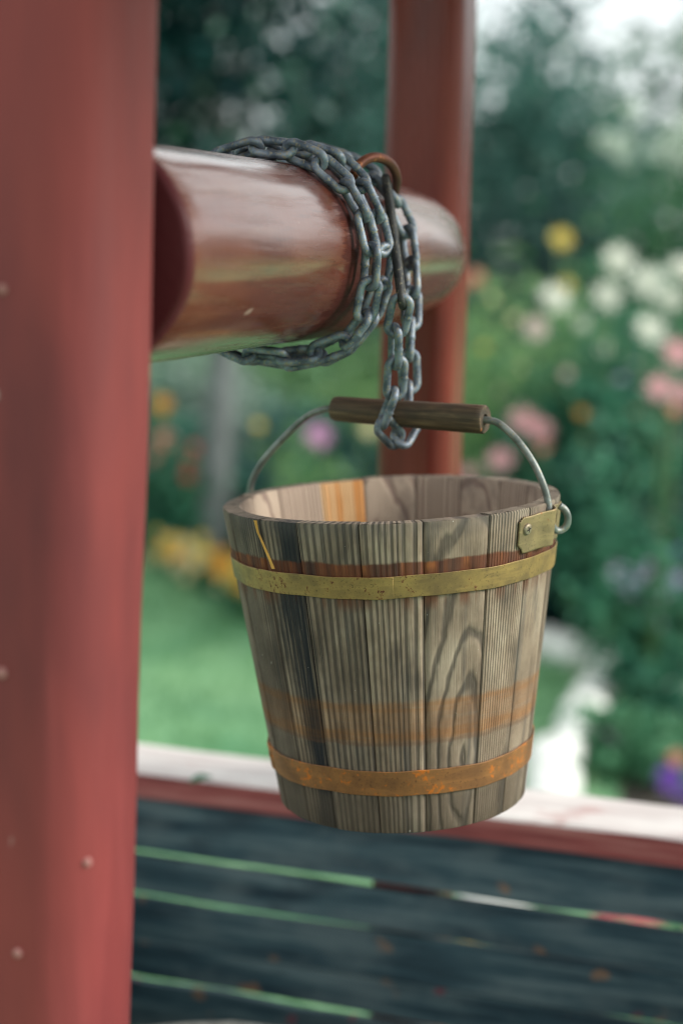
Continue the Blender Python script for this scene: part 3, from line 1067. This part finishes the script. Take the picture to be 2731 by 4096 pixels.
# ------------------------------------------------------------------ posts
def post(label, s, t, side, lean, mat, top=2.30, bev=.009):
    """lean = metres of sideways drift (x) per metre of height, about the log's height"""
    c = W(s, t, 0)
    v, f = box_bevel(side, side, top, bev, 8, 40)
    v = np.array(v)
    v[:, 2] += top / 2
    r_ = np.random.default_rng(int(side * 1e4))
    ph = r_.uniform(0, 6, 4)
    v[:, 0] += .0012 * np.sin(v[:, 2] * 7 + ph[0]) + .0006 * np.sin(v[:, 2] * 23 + ph[1])
    v[:, 1] += .0012 * np.sin(v[:, 2] * 6 + ph[2])
    o = link('post', mesh('post', v, f, mat))
    Mz = basis(V, U, Z, c)
    sh = Matrix.Identity(4)
    sh[0][2] = lean
    tr = Matrix.Translation((-lean * 1.452, 0, 0))
    o.data.transform(tr @ sh @ Matrix.Rotation(-TH, 4, 'Z'))
    o.location = c
    return tag(o, label, 'post', 'red posts carrying the log')


near = post('near red painted post at the left edge of the picture', -.432, .0183, .098, .0425, M_POST, bev=.036)
far = post('far red painted post behind the end of the log', .404, -.013, .083, .014, M_POST2, bev=.022)

from mathutils.bvhtree import BVHTree
bvh = BVHTree.FromPolygons([q.co + near.location for q in near.data.vertices], [tuple(p.vertices) for p in near.data.polygons])
M_NAIL = mat_plain('paint_smeared_nail', (.34, .15, .14), .3, 200)
for px, py, r0, mt in ((200, 1980, .0028, M_NAIL), (42, 2188, .0028, M_NAIL), (8, 664, .0028, M_NAIL), (6, 1545, .0032, M_NAIL)):
    d_ = Vector(at(px, py, 1.0)) - Vector((0, 0, 1.45))
    hit, nrm_, _, _ = bvh.ray_cast(Vector((0, 0, 1.45)), d_.normalized())
    if hit:
        mbn = MB()
        for j, (rr_, hh_) in enumerate(((1., -.001), (1., .0012), (.7, .0022))):
            mbn.v += [(r0 * rr_ * math.cos(2 * math.pi * k / 12), r0 * rr_ * math.sin(2 * math.pi * k / 12), hh_) for k in range(12)]
        mbn.f += [(j * 12 + k, j * 12 + (k + 1) % 12, j * 12 + 12 + (k + 1) % 12, j * 12 + 12 + k) for j in range(2) for k in range(12)] + [tuple(range(24, 36))]
        mbn.m = [0] * len(mbn.f)
        link('nail', mbn.mesh('nail', mt), near, Matrix.Translation(hit - near.location) @ nrm_.to_track_quat('Z', 'Y').to_matrix().to_4x4())

# little roof over the well that shades the heads of the posts
roof = tag(empty('well_roof', W(0, 0, 2.24), (0, 0, -TH)), 'small gabled board roof carried by the two red posts', 'roof')
for sgn in (-1, 1):
    for k in range(7):
        v, f = box_bevel(.105, .018, 1.5, .002, 1)
        me_ = mesh('roof_board', v, f, M_ROOF, False)
        x, z = sgn * (.055 + .1 * k), .08 - .075 * k
        link('roof_board', me_, roof, Matrix.Translation((x, -.01, z)) @ Matrix.Rotation(sgn * R(36.9), 4, 'Y') @ Matrix.Rotation(R(90), 4, 'X'))

# ------------------------------------------------------------------ the log
lg = tag(empty('log', C0, (0, 0, -TH)), 'thick glossy oxblood painted log lying between the two red posts', 'log')
ctrl = [(-.362, .0), (-.362, .066), (-.3612, .0685), (-.359, .0702), (-.355, .0710), (-.25, .0725), (-.1, .0728), (.05, .0718), (.14, .0695), (.21, .0670), (.265, .0635), (.30, .0590), (.322, .0510), (.336, .0400), (.343, .026), (.3445, .0)]
rows = []
for (a0, b0), (a1, b1) in zip(ctrl[:-1], ctrl[1:]):
    m_ = max(1, int(abs(a1 - a0) / .02))
    for k in range(m_):
        rows.append((a0 + (a1 - a0) * k / m_, b0 + (b1 - b0) * k / m_))
rows.append(ctrl[-1])
nn = 64
v, f = [], []
for y, r0 in rows:
    for i in range(nn):
        a = 2 * math.pi * i / nn
        k = 1 + .012 * math.sin(2 * a + y * 3) + .008 * math.sin(5 * a + 9 * y) + .003 * math.sin(8 * a + 26 * y + 1) + .003 * math.sin(11 * a - 14 * y)
        v.append((r0 * k * math.cos(a), y, r0 * k * math.sin(a)))
for j in range(len(rows) - 1):
    for i in range(nn):
        k = (i + 1) % nn
        f.append((j * nn + i, j * nn + k, (j + 1) * nn + k, (j + 1) * nn + i))
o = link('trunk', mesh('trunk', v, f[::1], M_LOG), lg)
for y0, y1 in ((-.47, -.355), (.338, .44)):
    mb = MB().tube([(0, y0, 0), (0, y1, 0)], .012, 12)
    link('axle', mb.mesh('axle', M_DARK), lg)


def LP(s, ph, r_):                 # a point round the log: ph in degrees, 0 = facing right, 90 = up
    return C0 + U * s + r_ * (math.cos(R(ph)) * V + math.sin(R(ph)) * Z)


def tolog(p):                      # world -> log's own axes
    d = np.array(p) - C0
    return (d @ V, d @ U, d @ Z)


# rusty hook driven into the log
hk = catmull([at(903, 468, 1.400), at(907, 440, 1.372), at(911, 412, 1.345), at(904, 387, 1.330), at(886, 368, 1.318), at(860, 361, 1.307), at(836, 369, 1.298), at(820, 385, 1.292), at(811, 403, 1.288)], 7)
mb = MB().tube([tolog(q) for q in hk], .0040, 12)
link('hook', mb.mesh('hook', M_HOOK), lg)

# ------------------------------------------------------------------ the bucket
BT = np.array([.0415, 1.30, 1.2506])
HB, RT, RB = .2559, .1407, .1046
rotB = (Matrix.Rotation(-.04495, 4, 'Y') @ Matrix.Rotation(-.0123, 4, 'X'))
base = np.array(rotB.to_3x3() @ Vector((0, 0, -HB))) + BT
MBk = Matrix.Translation(base) @ rotB
bk = tag(empty('wooden_bucket'), 'weathered wooden stave bucket with two metal hoops hanging on the chain', 'bucket')
bk.matrix_basis = MBk
MBi = MBk.inverted()


def RZ(z):
    return RB + (RT - RB) * z / HB


def cyl(ph, r_, z):                # ph: degrees from the side facing the camera, to the right
    return (r_ * math.sin(R(ph)), -r_ * math.cos(R(ph)), z)


bounds = [-49, -33, -12, 8.2, 30.7, 49, 69, 89, 108, 128, 148, 168, 190, 209, 231, 250, 270, 291, 311]
TONE = {0: .80, 1: 1.05, 2: 1.10, 3: 1.08, 4: 1.35, 5: 1.7, 17: .85, 12: 1.15}  # pale right-hand stave lightened further, its sunlit look put into the tone
CHAR = {0: 1.0, 1: .32, 17: .35, 16: .2, 2: .08, 3: .22}
FIG = {3: 1.0, 9: .9, 11: .9, 14: 1.0, 7: .5, 17: .1}
for i in range(18):
    a0, a1 = bounds[i] + .14, bounds[i + 1] - .14
    nA, nZ = 10, 16
    ang = np.concatenate([[a0, a0 + .5], np.linspace(a0 + .5, a1 - .5, nA + 1)[1:-1], [a1 - .5, a1]])
    ztop = HB + rng.normal() * .0004
    zz = np.concatenate([[0, .0015], np.linspace(.0015, ztop - .0018, nZ + 1)[1:-1], [ztop - .0018, ztop]])
    seed = float(i * 3.71 + 1.3)
    mid, half = (a0 + a1) / 2, (a1 - a0) / 2
    TH_ = .0148
    v, f, at_ = [], [], []

    def patch(fn, na, nb, ins, flip=False):
        k = len(v)
        for j in range(nb):
            for q in range(na):
                p_, (uu, vv) = fn(q, j)
                v.append(p_)
                at_.append((uu, vv, ins))
        for j in range(nb - 1):
            for q in range(na - 1):
                t4 = (k + j * na + q, k + j * na + q + 1, k + (j + 1) * na + q + 1, k + (j + 1) * na + q)
                f.append(t4[::-1] if flip else t4)

    lo = rng.normal() * .0003
    ro = lambda q, z: RZ(z) + lo - (.0011 if q in (0, len(ang) - 1) else 0) - (.0010 if z > HB - .0012 or z < .001 else 0)
    ri = lambda q, z: RZ(z) - TH_ - (0 if q not in (0, len(ang) - 1) else -.0006) + (.0010 if z > HB - .0012 else 0)
    un = lambda q: R(ang[q] - mid) * .125
    patch(lambda q, j: (cyl(ang[q], ro(q, zz[j]), zz[j]), (un(q), zz[j])), len(ang), len(zz), 0)
    patch(lambda q, j: (cyl(ang[q], ri(q, zz[j]), zz[j]), (un(q), zz[j])), len(ang), len(zz), 1, True)
    rad = np.linspace(0, 1, 4)
    for zt, fl_ in ((len(zz) - 1, False), (0, True)):
        patch(lambda q, j: (cyl(ang[q], ro(q, zz[zt]) * (1 - rad[j]) + ri(q, zz[zt]) * rad[j], zz[zt] + (rng.normal() * .00022 if zt and j < 3 else 0)), (un(q), zz[zt] - .006 * rad[j])), len(ang), 4, 0.15, fl_)
    for q0, fl_ in ((0, True), (len(ang) - 1, False)):
        patch(lambda q, j: (cyl(ang[q0], ro(q0, zz[j]) * (1 - rad[q]) + ri(q0, zz[j]) * rad[q], zz[j]), (un(q0) + .01 * rad[q], zz[j])), 4, len(zz), .0, fl_)
    me = mesh('stave', v, f, M_STAVE)
    A = np.array(at_, float)
    sc = me.attributes.new('sc', 'FLOAT_VECTOR', 'POINT')
    sc.data.foreach_set('vector', np.stack([A[:, 0], A[:, 1], np.full(len(A), seed)], 1).astype(np.float32).ravel())
    FREQ = {4: 2.1, 5: 2.6, 0: 1.3, 17: 1.9, 1: 1.0, 2: 1.05}
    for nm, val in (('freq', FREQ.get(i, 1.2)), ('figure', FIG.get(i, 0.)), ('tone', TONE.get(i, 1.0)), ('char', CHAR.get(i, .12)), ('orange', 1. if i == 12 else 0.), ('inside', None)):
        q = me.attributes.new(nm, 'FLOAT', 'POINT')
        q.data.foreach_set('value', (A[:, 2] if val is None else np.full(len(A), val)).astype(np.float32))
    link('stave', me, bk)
# the bottom board
mb = MB()
mb.add([cyl(360 * k / 40, RZ(.018) - .0135, .018) for k in range(40)] + [cyl(360 * k / 40, RZ(.018) - .0135, .030) for k in range(40)],
       [tuple(range(40))[::-1], tuple(range(40, 80))] + [(k, (k + 1) % 40, 40 + (k + 1) % 40, 40 + k) for k in range(40)])
link('bottom_board', mb.mesh('bottom_board', M_GRIP, False), bk)


def hoop(name, z0, z1, mat, a_from, proud=.0006, th=.0015):
    n_ = 120
    v, f = [], []
    for k in range(n_ + 1):
        a = a_from + 360 * k / n_ * 1.02
        extra = th * max(0, 1 - abs(k - n_ + 1.5) / 2.2) if k > n_ - 5 else 0
        wob = .0005 * math.sin(R(a) * 3 + z0 * 90) + .0004 * math.sin(R(a) * 8) + .0002 * math.sin(R(a) * 19)
        for z, dr in ((z0, 0), (z1, 0), (z1, th), (z0, th)):
            zz_ = z + wob
            rr_ = RZ(zz_) + proud + dr + extra - (.0004 if dr else 0) * 0
            v.append(cyl(a, rr_, zz_))
    # rounded outer arrises: inner strips are added as extra columns
    for k in range(n_):
        for j in range(4):
            q = (j + 1) % 4
            f.append((k * 4 + j, (k + 1) * 4 + j, (k + 1) * 4 + q, k * 4 + q))
    f += [(0, 1, 2, 3), tuple(n_ * 4 + j for j in (3, 2, 1, 0))]
    o = link(name, mesh(name, v, f, mat, False), bk)
    o.data.polygons.foreach_set('use_smooth', [(i % 4 in (0, 2)) and i < 4 * n_ for i in range(len(f))])
    try:
        o.data.set_sharp_from_angle(angle=R(40))
    except Exception:
        pass
    bv = o.modifiers.new('bevel', 'BEVEL')
    bv.width = .0004
    bv.segments = 2
    return o


h1 = hoop('hoop', .1978, .2153, M_HOOP1, -9)
h1['label'] = 'upper brassy yellow hoop'
h2 = hoop('hoop', .0330, .0540, M_HOOP2, -82, .0004)
h2['label'] = 'lower hoop orange with rust'


def rivet(ph, z, rr_, mat, name='rivet', par=None, n_=14, dome=.0012):
    mb = MB()
    v, f = [], []
    prof = [(rr_, -.001), (rr_, dome * .4), (rr_ * .75, dome * .9), (rr_ * .35, dome * 1.1)]
    for r0, h in prof:
        v += [(r0 * math.cos(2 * math.pi * k / n_), r0 * math.sin(2 * math.pi * k / n_), h) for k in range(n_)]
    for j in range(3):
        f += [(j * n_ + k, j * n_ + (k + 1) % n_, (j + 1) * n_ + (k + 1) % n_, (j + 1) * n_ + k) for k in range(n_)]
    f.append(tuple(3 * n_ + k for k in range(n_)))
    mb.add(v, f)
    return mb


def surfM(ph, z, off):             # a frame on the bucket's side, z axis outwards
    p = Vector(cyl(ph, RZ(z) + off, z))
    nrm = Vector(cyl(ph, 1, -(RT - RB) / HB)).normalized()
    t = Vector((math.cos(R(ph)), math.sin(R(ph)), 0))
    return basis(t, nrm.cross(t), nrm, p)


for ph in (-80.5, -77):
    o = link('rivet', rivet(0, 0, .0034, M_HOOP2).mesh('rivet', M_HOOP2), h2, surfM(ph, .0435 + (.003 if ph > -79 else 0), .0021))
o = link('rivet', rivet(0, 0, .0034, M_HOOP1).mesh('rivet', M_HOOP1), h1, surfM(104, .2065, .0026))


# ears: a strip of sheet bent round the end of the bail
def ear(sgn, phc):
    z0, z1 = HB - .0335, HB - .0045
    na, nb = 60, 26
    A = np.linspace(-17, 17, na)
    Zz = np.linspace(z0, z1, nb)

    def off(a):
        b = math.exp(-((a + 1.2) / 3.3) ** 2 * 1.0)
        return .0007 + .0072 * b ** .8
    v, f = [], []
    for z in Zz:
        for a in A:
            zz_ = z + (.0014 * math.sin((a + 4) / 5.0) if abs(a) < 15 else .0003)
            v.append(cyl(phc + sgn * a, RZ(zz_) + off(a), zz_))
    for j in range(nb - 1):
        for i in range(na - 1):
            ac, zc = (A[i] + A[i + 1]) / 2, (Zz[j] + Zz[j + 1]) / 2
            ua, uz = (ac - 8.0) / 1.55, (zc - (z0 + .0165)) / .0068
            if ua * ua + uz * uz < 1:
                continue                                 # the hole the bail's end comes through
            e = min(zc - z0, z1 - zc)
            if (ac + 17) * .0024 + e < .0055 or (17 - ac) * .0024 + e < .0035:
                continue                                 # clipped corners
            q = (j * na + i, j * na + i + 1, (j + 1) * na + i + 1, (j + 1) * na + i)
            f.append(q if sgn > 0 else q[::-1])
    o = link('ear', mesh('ear', v, f, M_EAR), bk)
    so = o.modifiers.new('solidify', 'SOLIDIFY')
    so.thickness = .0013
    so.offset = 1
    zc = z0 + .0165
    mbs = rivet(0, 0, .0046, M_SCREW, dome=.0013, n_=20)
    sm = link('screw', mbs.mesh('screw', M_SCREW), o, surfM(phc - sgn * 13.2, zc + .001, .0026))
    cr2 = MB()
    for an in (20, 110):
        v_, f_ = box_bevel(.0009, .0010, .0048, .0002, 1)
        cr2.add([tuple(Matrix.Rotation(R(an), 4, 'Z') @ Matrix.Rotation(R(90), 4, 'Y') @ Vector(q) + Vector((0, 0, .0012))) for q in v_], f_)
    link('slot', cr2.mesh('slot', M_DARK, False), o, surfM(phc - sgn * 13.2, zc + .001, .0026))  # shade of the cross slot put in as dark bars
    return o


PB = 60.                            # the bail's direction round the rim
e1 = ear(1, PB)
e2 = ear(-1, PB + 180)

# bail wire, in the vertical plane through the bucket's axis (coordinates: along, up from the rim)
bdir = np.array([math.sin(R(61)), -math.cos(R(61)), 0])
nrmb = np.array([math.cos(R(61)), math.sin(R(61)), 0])


def BP(a, h, o_=0.):
    p = BT + bdir * a + Z * h + nrmb * o_
    return tuple(MBi @ Vector(p))


endR = [BP(.1415, -.004, 0), BP(.1425, -.011, .002), BP(.1440, -.0160, .0060), BP(.1462, -.0172, .0095), BP(.1490, -.0160, .0125), BP(.1515, -.0120, .0138), BP(.1520, -.0060, .0135), BP(.1500, -.0005, .0120), BP(.1462, .0030, .0100)]
left_up = [(-.1410, -.012), (-.1395, -.004), (-.1365, .0065), (-.1262, .0226), (-.1062, .0430), (-.0840, .0622), (-.0690, .0698), (-.0546, .0728), (-.040, .0733)]
right_up = [(.070, .0706), (.0846, .0696), (.0915, .0690), (.0990, .0660), (.1140, .0535), (.1274, .0367), (.1368, .0182), (.1405, .005)]
wire = [BP(a, h) for a, h in left_up] + [BP(.02, .0720)] + [BP(a, h) for a, h in right_up] + endR
mb = MB().tube(catmull(wire, 7), .0029, 12)
endL = [BP(-.141, -.010), BP(-.1425, -.0175, .006), BP(-.1455, -.0215, .011), BP(-.1490, -.0210, .0145), BP(-.1515, -.0170, .0155), BP(-.1510, -.0115, .0145)]
mb.tube(catmull(endL, 6), .0029, 12)
bail = link('bail', mb.mesh('bail', M_WIRE), bk)

# turned wooden grip on the bail
ga, gb = np.array(MBi @ Vector(BT + bdir * (-.0550) + Z * .0722)), np.array(MBi @ Vector(BT + bdir * .0848 + Z * .0700))
gx_ = (gb - ga) / np.linalg.norm(gb - ga)
gy_ = np.cross(Z, gx_)
gy_ /= np.linalg.norm(gy_)
gz_ = np.cross(gx_, gy_)
Lg = np.linalg.norm(gb - ga)
prof = [(-.5, .0035), (-.5, .0095), (-.494, .0108), (-.48, .0113), (-.2, .0117), (.15, .0121), (.46, .0125), (.493, .0125), (.5, .0117), (.5, .0048), (.47, .0040)]
v, f = [], []
ns = 28
for x, r0 in prof:
    for k in range(ns):
        a = 2 * math.pi * k / ns
        rr_ = r0 * .94 * (1 + .02 * math.sin(3 * a + x * 4) + .012 * math.sin(7 * a + x))
        if abs(x) < .47:
            rr_ = min(rr_, r0 * 1.02)
        v.append((x * Lg, rr_ * math.cos(a), rr_ * math.sin(a)))
for j in range(len(prof) - 1):
    for k in range(ns):
        q = (k + 1) % ns
        f.append((j * ns + k, j * ns + q, (j + 1) * ns + q, (j + 1) * ns + k))
gm = mesh('grip', v, f, M_GRIP)
gm.set_sharp_from_angle(angle=R(50))
link('grip', gm, bk, basis(gx_, gy_, gz_, (ga + gb) / 2))

# run of yellow-orange paint on a left-hand stave
M_DRIP = mat_plain('ochre_paint', (.62, .32, .06), .15, 80, .5)
mb = MB()
path = [(-50.6, HB - .0005, .0016), (-50.2, HB - .010, .0011), (-49.0, HB - .016, .0010), (-47.6, HB - .024, .0012), (-46.2, HB - .032, .0014), (-45.4, HB - .0385, .0018)]
v, f = [], []
for k, (ph, z, wd) in enumerate(path):
    for q, hh in ((-1, -.0006), (-.5, .0006), (.5, .0006), (1, -.0006)):
        v.append(cyl(ph + q * math.degrees(wd / RT), RZ(z) + .0008 + hh, z))
    if k:
        f += [((k - 1) * 4 + j, (k - 1) * 4 + j + 1, k * 4 + j + 1, k * 4 + j) for j in range(3)]
mb.add(v, [q[::-1] for q in f])
link('paint_run', mb.mesh('paint_run', M_DRIP), bk)


# ------------------------------------------------------------------ the chain
def link_mesh(L=.0400, Wd=.0212, r_=.0033, weld=True, seed=0):
    r_0 = np.random.default_rng(seed)
    rc = Wd / 2 - r_
    hs = L / 2 - r_ - rc
    pts, rad = [], []
    for k in range(7):
        y = -hs + 2 * hs * k / 6
        pts.append((rc, y))
        rad.append(r_ * (1.17 if weld and k == 3 else 1.0))
    if weld:
        pts.insert(4, (rc, .0012)); rad.insert(4, r_ * .98)
        pts.insert(3, (rc, -.0012)); rad.insert(3, r_ * 1.06)
    for k in range(1, 12):
        a = math.pi * k / 12
        pts.append((rc * math.cos(a), hs + rc * math.sin(a)))
        rad.append(r_ * 1.02)
    for k in range(5):
        pts.append((-rc, hs - 2 * hs * k / 4))
        rad.append(r_)
    for k in range(1, 12):
        a = math.pi + math.pi * k / 12
        pts.append((rc * math.cos(a), -hs + rc * math.sin(a)))
        rad.append(r_ * 1.02)
    n_, sg = len(pts), 10
    v, f = [], []
    for i in range(n_):
        p, pn, pp = np.array(pts[i]), np.array(pts[(i + 1) % n_]), np.array(pts[i - 1])
        t = (pn - pp) / np.linalg.norm(pn - pp)
        nr = np.array([t[1], -t[0]])
        for j in range(sg):
            a = 2 * math.pi * j / sg
            rj = rad[i] * (1 + r_0.normal() * .012)
            q = p + nr * rj * math.cos(a)
            v.append((q[0], q[1], rj * math.sin(a)))
    for i in range(n_):
        for j in range(sg):
            k, m_ = (i + 1) % n_, (j + 1) % sg
            f.append((i * sg + j, k * sg + j, k * sg + m_, i * sg + m_))
    return mesh('link', v, f, M_CHAIN)


LM = [link_mesh(seed=k) for k in range(3)]
CB = LP(.0, 0, .085)
ch = tag(empty('chain', CB), 'grey steel chain wound round the red log and holding the bucket', 'chain')
MCi = Matrix.Translation(-Vector(CB))
PITCHL = .0268
STEP = PITCHL


def lay(path, nrmf, roll0=45, start=0., jit=5, flipw=True):
    """links along a polyline; consecutive links are turned a quarter turn"""
    path = np.array(path)
    seg = np.linalg.norm(np.diff(path, axis=0), axis=1)
    cum = np.concatenate([[0], np.cumsum(seg)])
    k, s = 0, start
    while s + .499 * STEP <= cum[-1]:
        def pt(q):
            q = min(max(q, 0), cum[-1])
            return np.array([np.interp(q, cum, path[:, i]) for i in range(3)])
        p, a, b = pt(s), pt(s - STEP * .5), pt(s + STEP * .5)
        T = Vector(b - a).normalized()
        N = Vector(nrmf(p))
        N = (N - T * N.dot(T)).normalized()
        S = T.cross(N)
        Mx = basis(S, T, N, (Vector(p) + (Vector(a) + Vector(b)) * .5) * .5)
        roll = roll0 + 90 * (k % 2) + rng.normal() * jit
        Mx = Mx @ Matrix.Rotation(R(roll), 4, 'Y') @ Matrix.Rotation(R(rng.normal() * 2), 4, 'Z')
        if rng.random() < .5:
            Mx = Mx @ Matrix.Rotation(math.pi, 4, 'Y')
        link('link', LM[int(rng.integers(3))], ch, MCi @ Mx)
        s += STEP
        k += 1


def radial(p):
    d = np.array(p) - C0
    d = d - U * (d @ U)
    return d / np.linalg.norm(d)


RL = .0728
# three turns round the log, front turn first; (s, degrees, clearance)
turns = [(-.090, 205, .0095), (-.087, 150, .0095), (-.080, 100, .0100), (-.073, 60, .0105), (-.066, 25, .0105), (-.062, -10, .0120), (-.056, -44, .0190), (-.064, -80, .0095), (-.072, -110, .0085), (-.074, -140, .0085),
         (-.068, -180, .0090), (-.060, -225, .0095), (-.052, -270, .0100), (-.044, -310, .0150), (-.036, -340, .0110), (-.032, -375, .0125), (-.040, -408, .0170), (-.054, -445, .0140), (-.056, -480, .0090), (-.040, -510, .0090),
         (-.010, -540, .0095), (.010, -590, .0100), (.016, -640, .0105), (.030, -672, .0105), (.038, -700, .0105), (.040, -718, .0105)]
path = [LP(s, a, RL + c + .0004) for s, a, c in catmull(turns, 12)]
# ... leaves the log downwards, passes behind the grip, turns under it and comes up again
G0 = np.array(MBk @ Vector((ga + gb) / 2))
gdir = np.array(MBk.to_3x3() @ Vector(gx_))
gc = G0 + gdir * (-.0085)
vw = np.array([-.03, -1., .12])
vw = vw - gdir * (vw @ gdir)
vw /= np.linalg.norm(vw)
dn = np.cross(gdir, vw)
dn = dn if dn[2] < 0 else -dn
last = path[-1]
under = gc + dn * .0190
tail = [last, at(946, 655, 1.335), at(944, 730, 1.325), at(940, 810, 1.318), at(940, 880, 1.318), at(936, 935, 1.3165), gc - vw * .0150 + dn * .015 + gdir * .004, under - vw * .003,
        gc + vw * .0150 + dn * .0165 - gdir * .003, gc + vw * .0195 + dn * .001 - gdir * .002, at(909, 890, 1.274), at(906, 800, 1.267), at(913, 735, 1.258), at(923, 690, 1.252)]
tailc = catmull(tail, 10)
# the long dark link hooked on the iron hook, and the fall down to the grip
full = np.concatenate([path[:-1], tailc])
lt = float(np.sum(np.linalg.norm(np.diff(full, axis=0), axis=1)))
nl = round(lt / PITCHL)
STEP = lt / nl
ztail = last[2] - .012
lay(full, lambda p: vw if (p[2] < ztail and p[0] > .03) else radial(p), 42, STEP * .5, 11)
top = np.array(at(887, 412, 1.337))
bot = np.array(at(924, 699, 1.252))
Ld = float(np.linalg.norm(top - bot)) + .008
lm = link_mesh(L=Ld, Wd=.0185, r_=.0034, weld=False, seed=9)
lm.materials.clear()
lm.materials.append(M_LONG)
T = Vector(np.array(top) - bot).normalized()
S = Vector((.12, 1, 0))
S = (S - T * S.dot(T)).normalized()
N = S.cross(T)
o = link('long_link', lm, ch, MCi @ basis(S, T, N, (Vector(top) + Vector(bot)) / 2))
o['label'] = 'long dark weathered link'

# a green leaf fallen on the inner edge of the rail
q = np.array(at(462, 1797, 1.0)) - np.array([0, 0, 1.45])
q = q * ((.8548 - 1.45) / q[2]) + np.array([0, 0, 1.45])
lv = []
lf = []
for k in range(9):
    t_ = k / 8
    wd = .0075 * math.sin(math.pi * (t_ * .9 + .05)) ** .8
    x = -.013 + .026 * t_
    zc = .0012 + .0035 * math.sin(math.pi * t_)
    lv += [(x, -wd, zc + .002), (x, 0, zc), (x, wd, zc + .0025)]
    if k:
        lf += [((k - 1) * 3 + j, (k - 1) * 3 + j + 1, k * 3 + j + 1, k * 3 + j) for j in range(2)]
o = link('fallen_leaf', mesh('fallen_leaf', lv, lf, L_DEEP))
o.location = q
o.rotation_euler = (.1, -.1, .4)
tag(o, 'small green leaf lying on the pale rail left of the bucket', 'leaf')
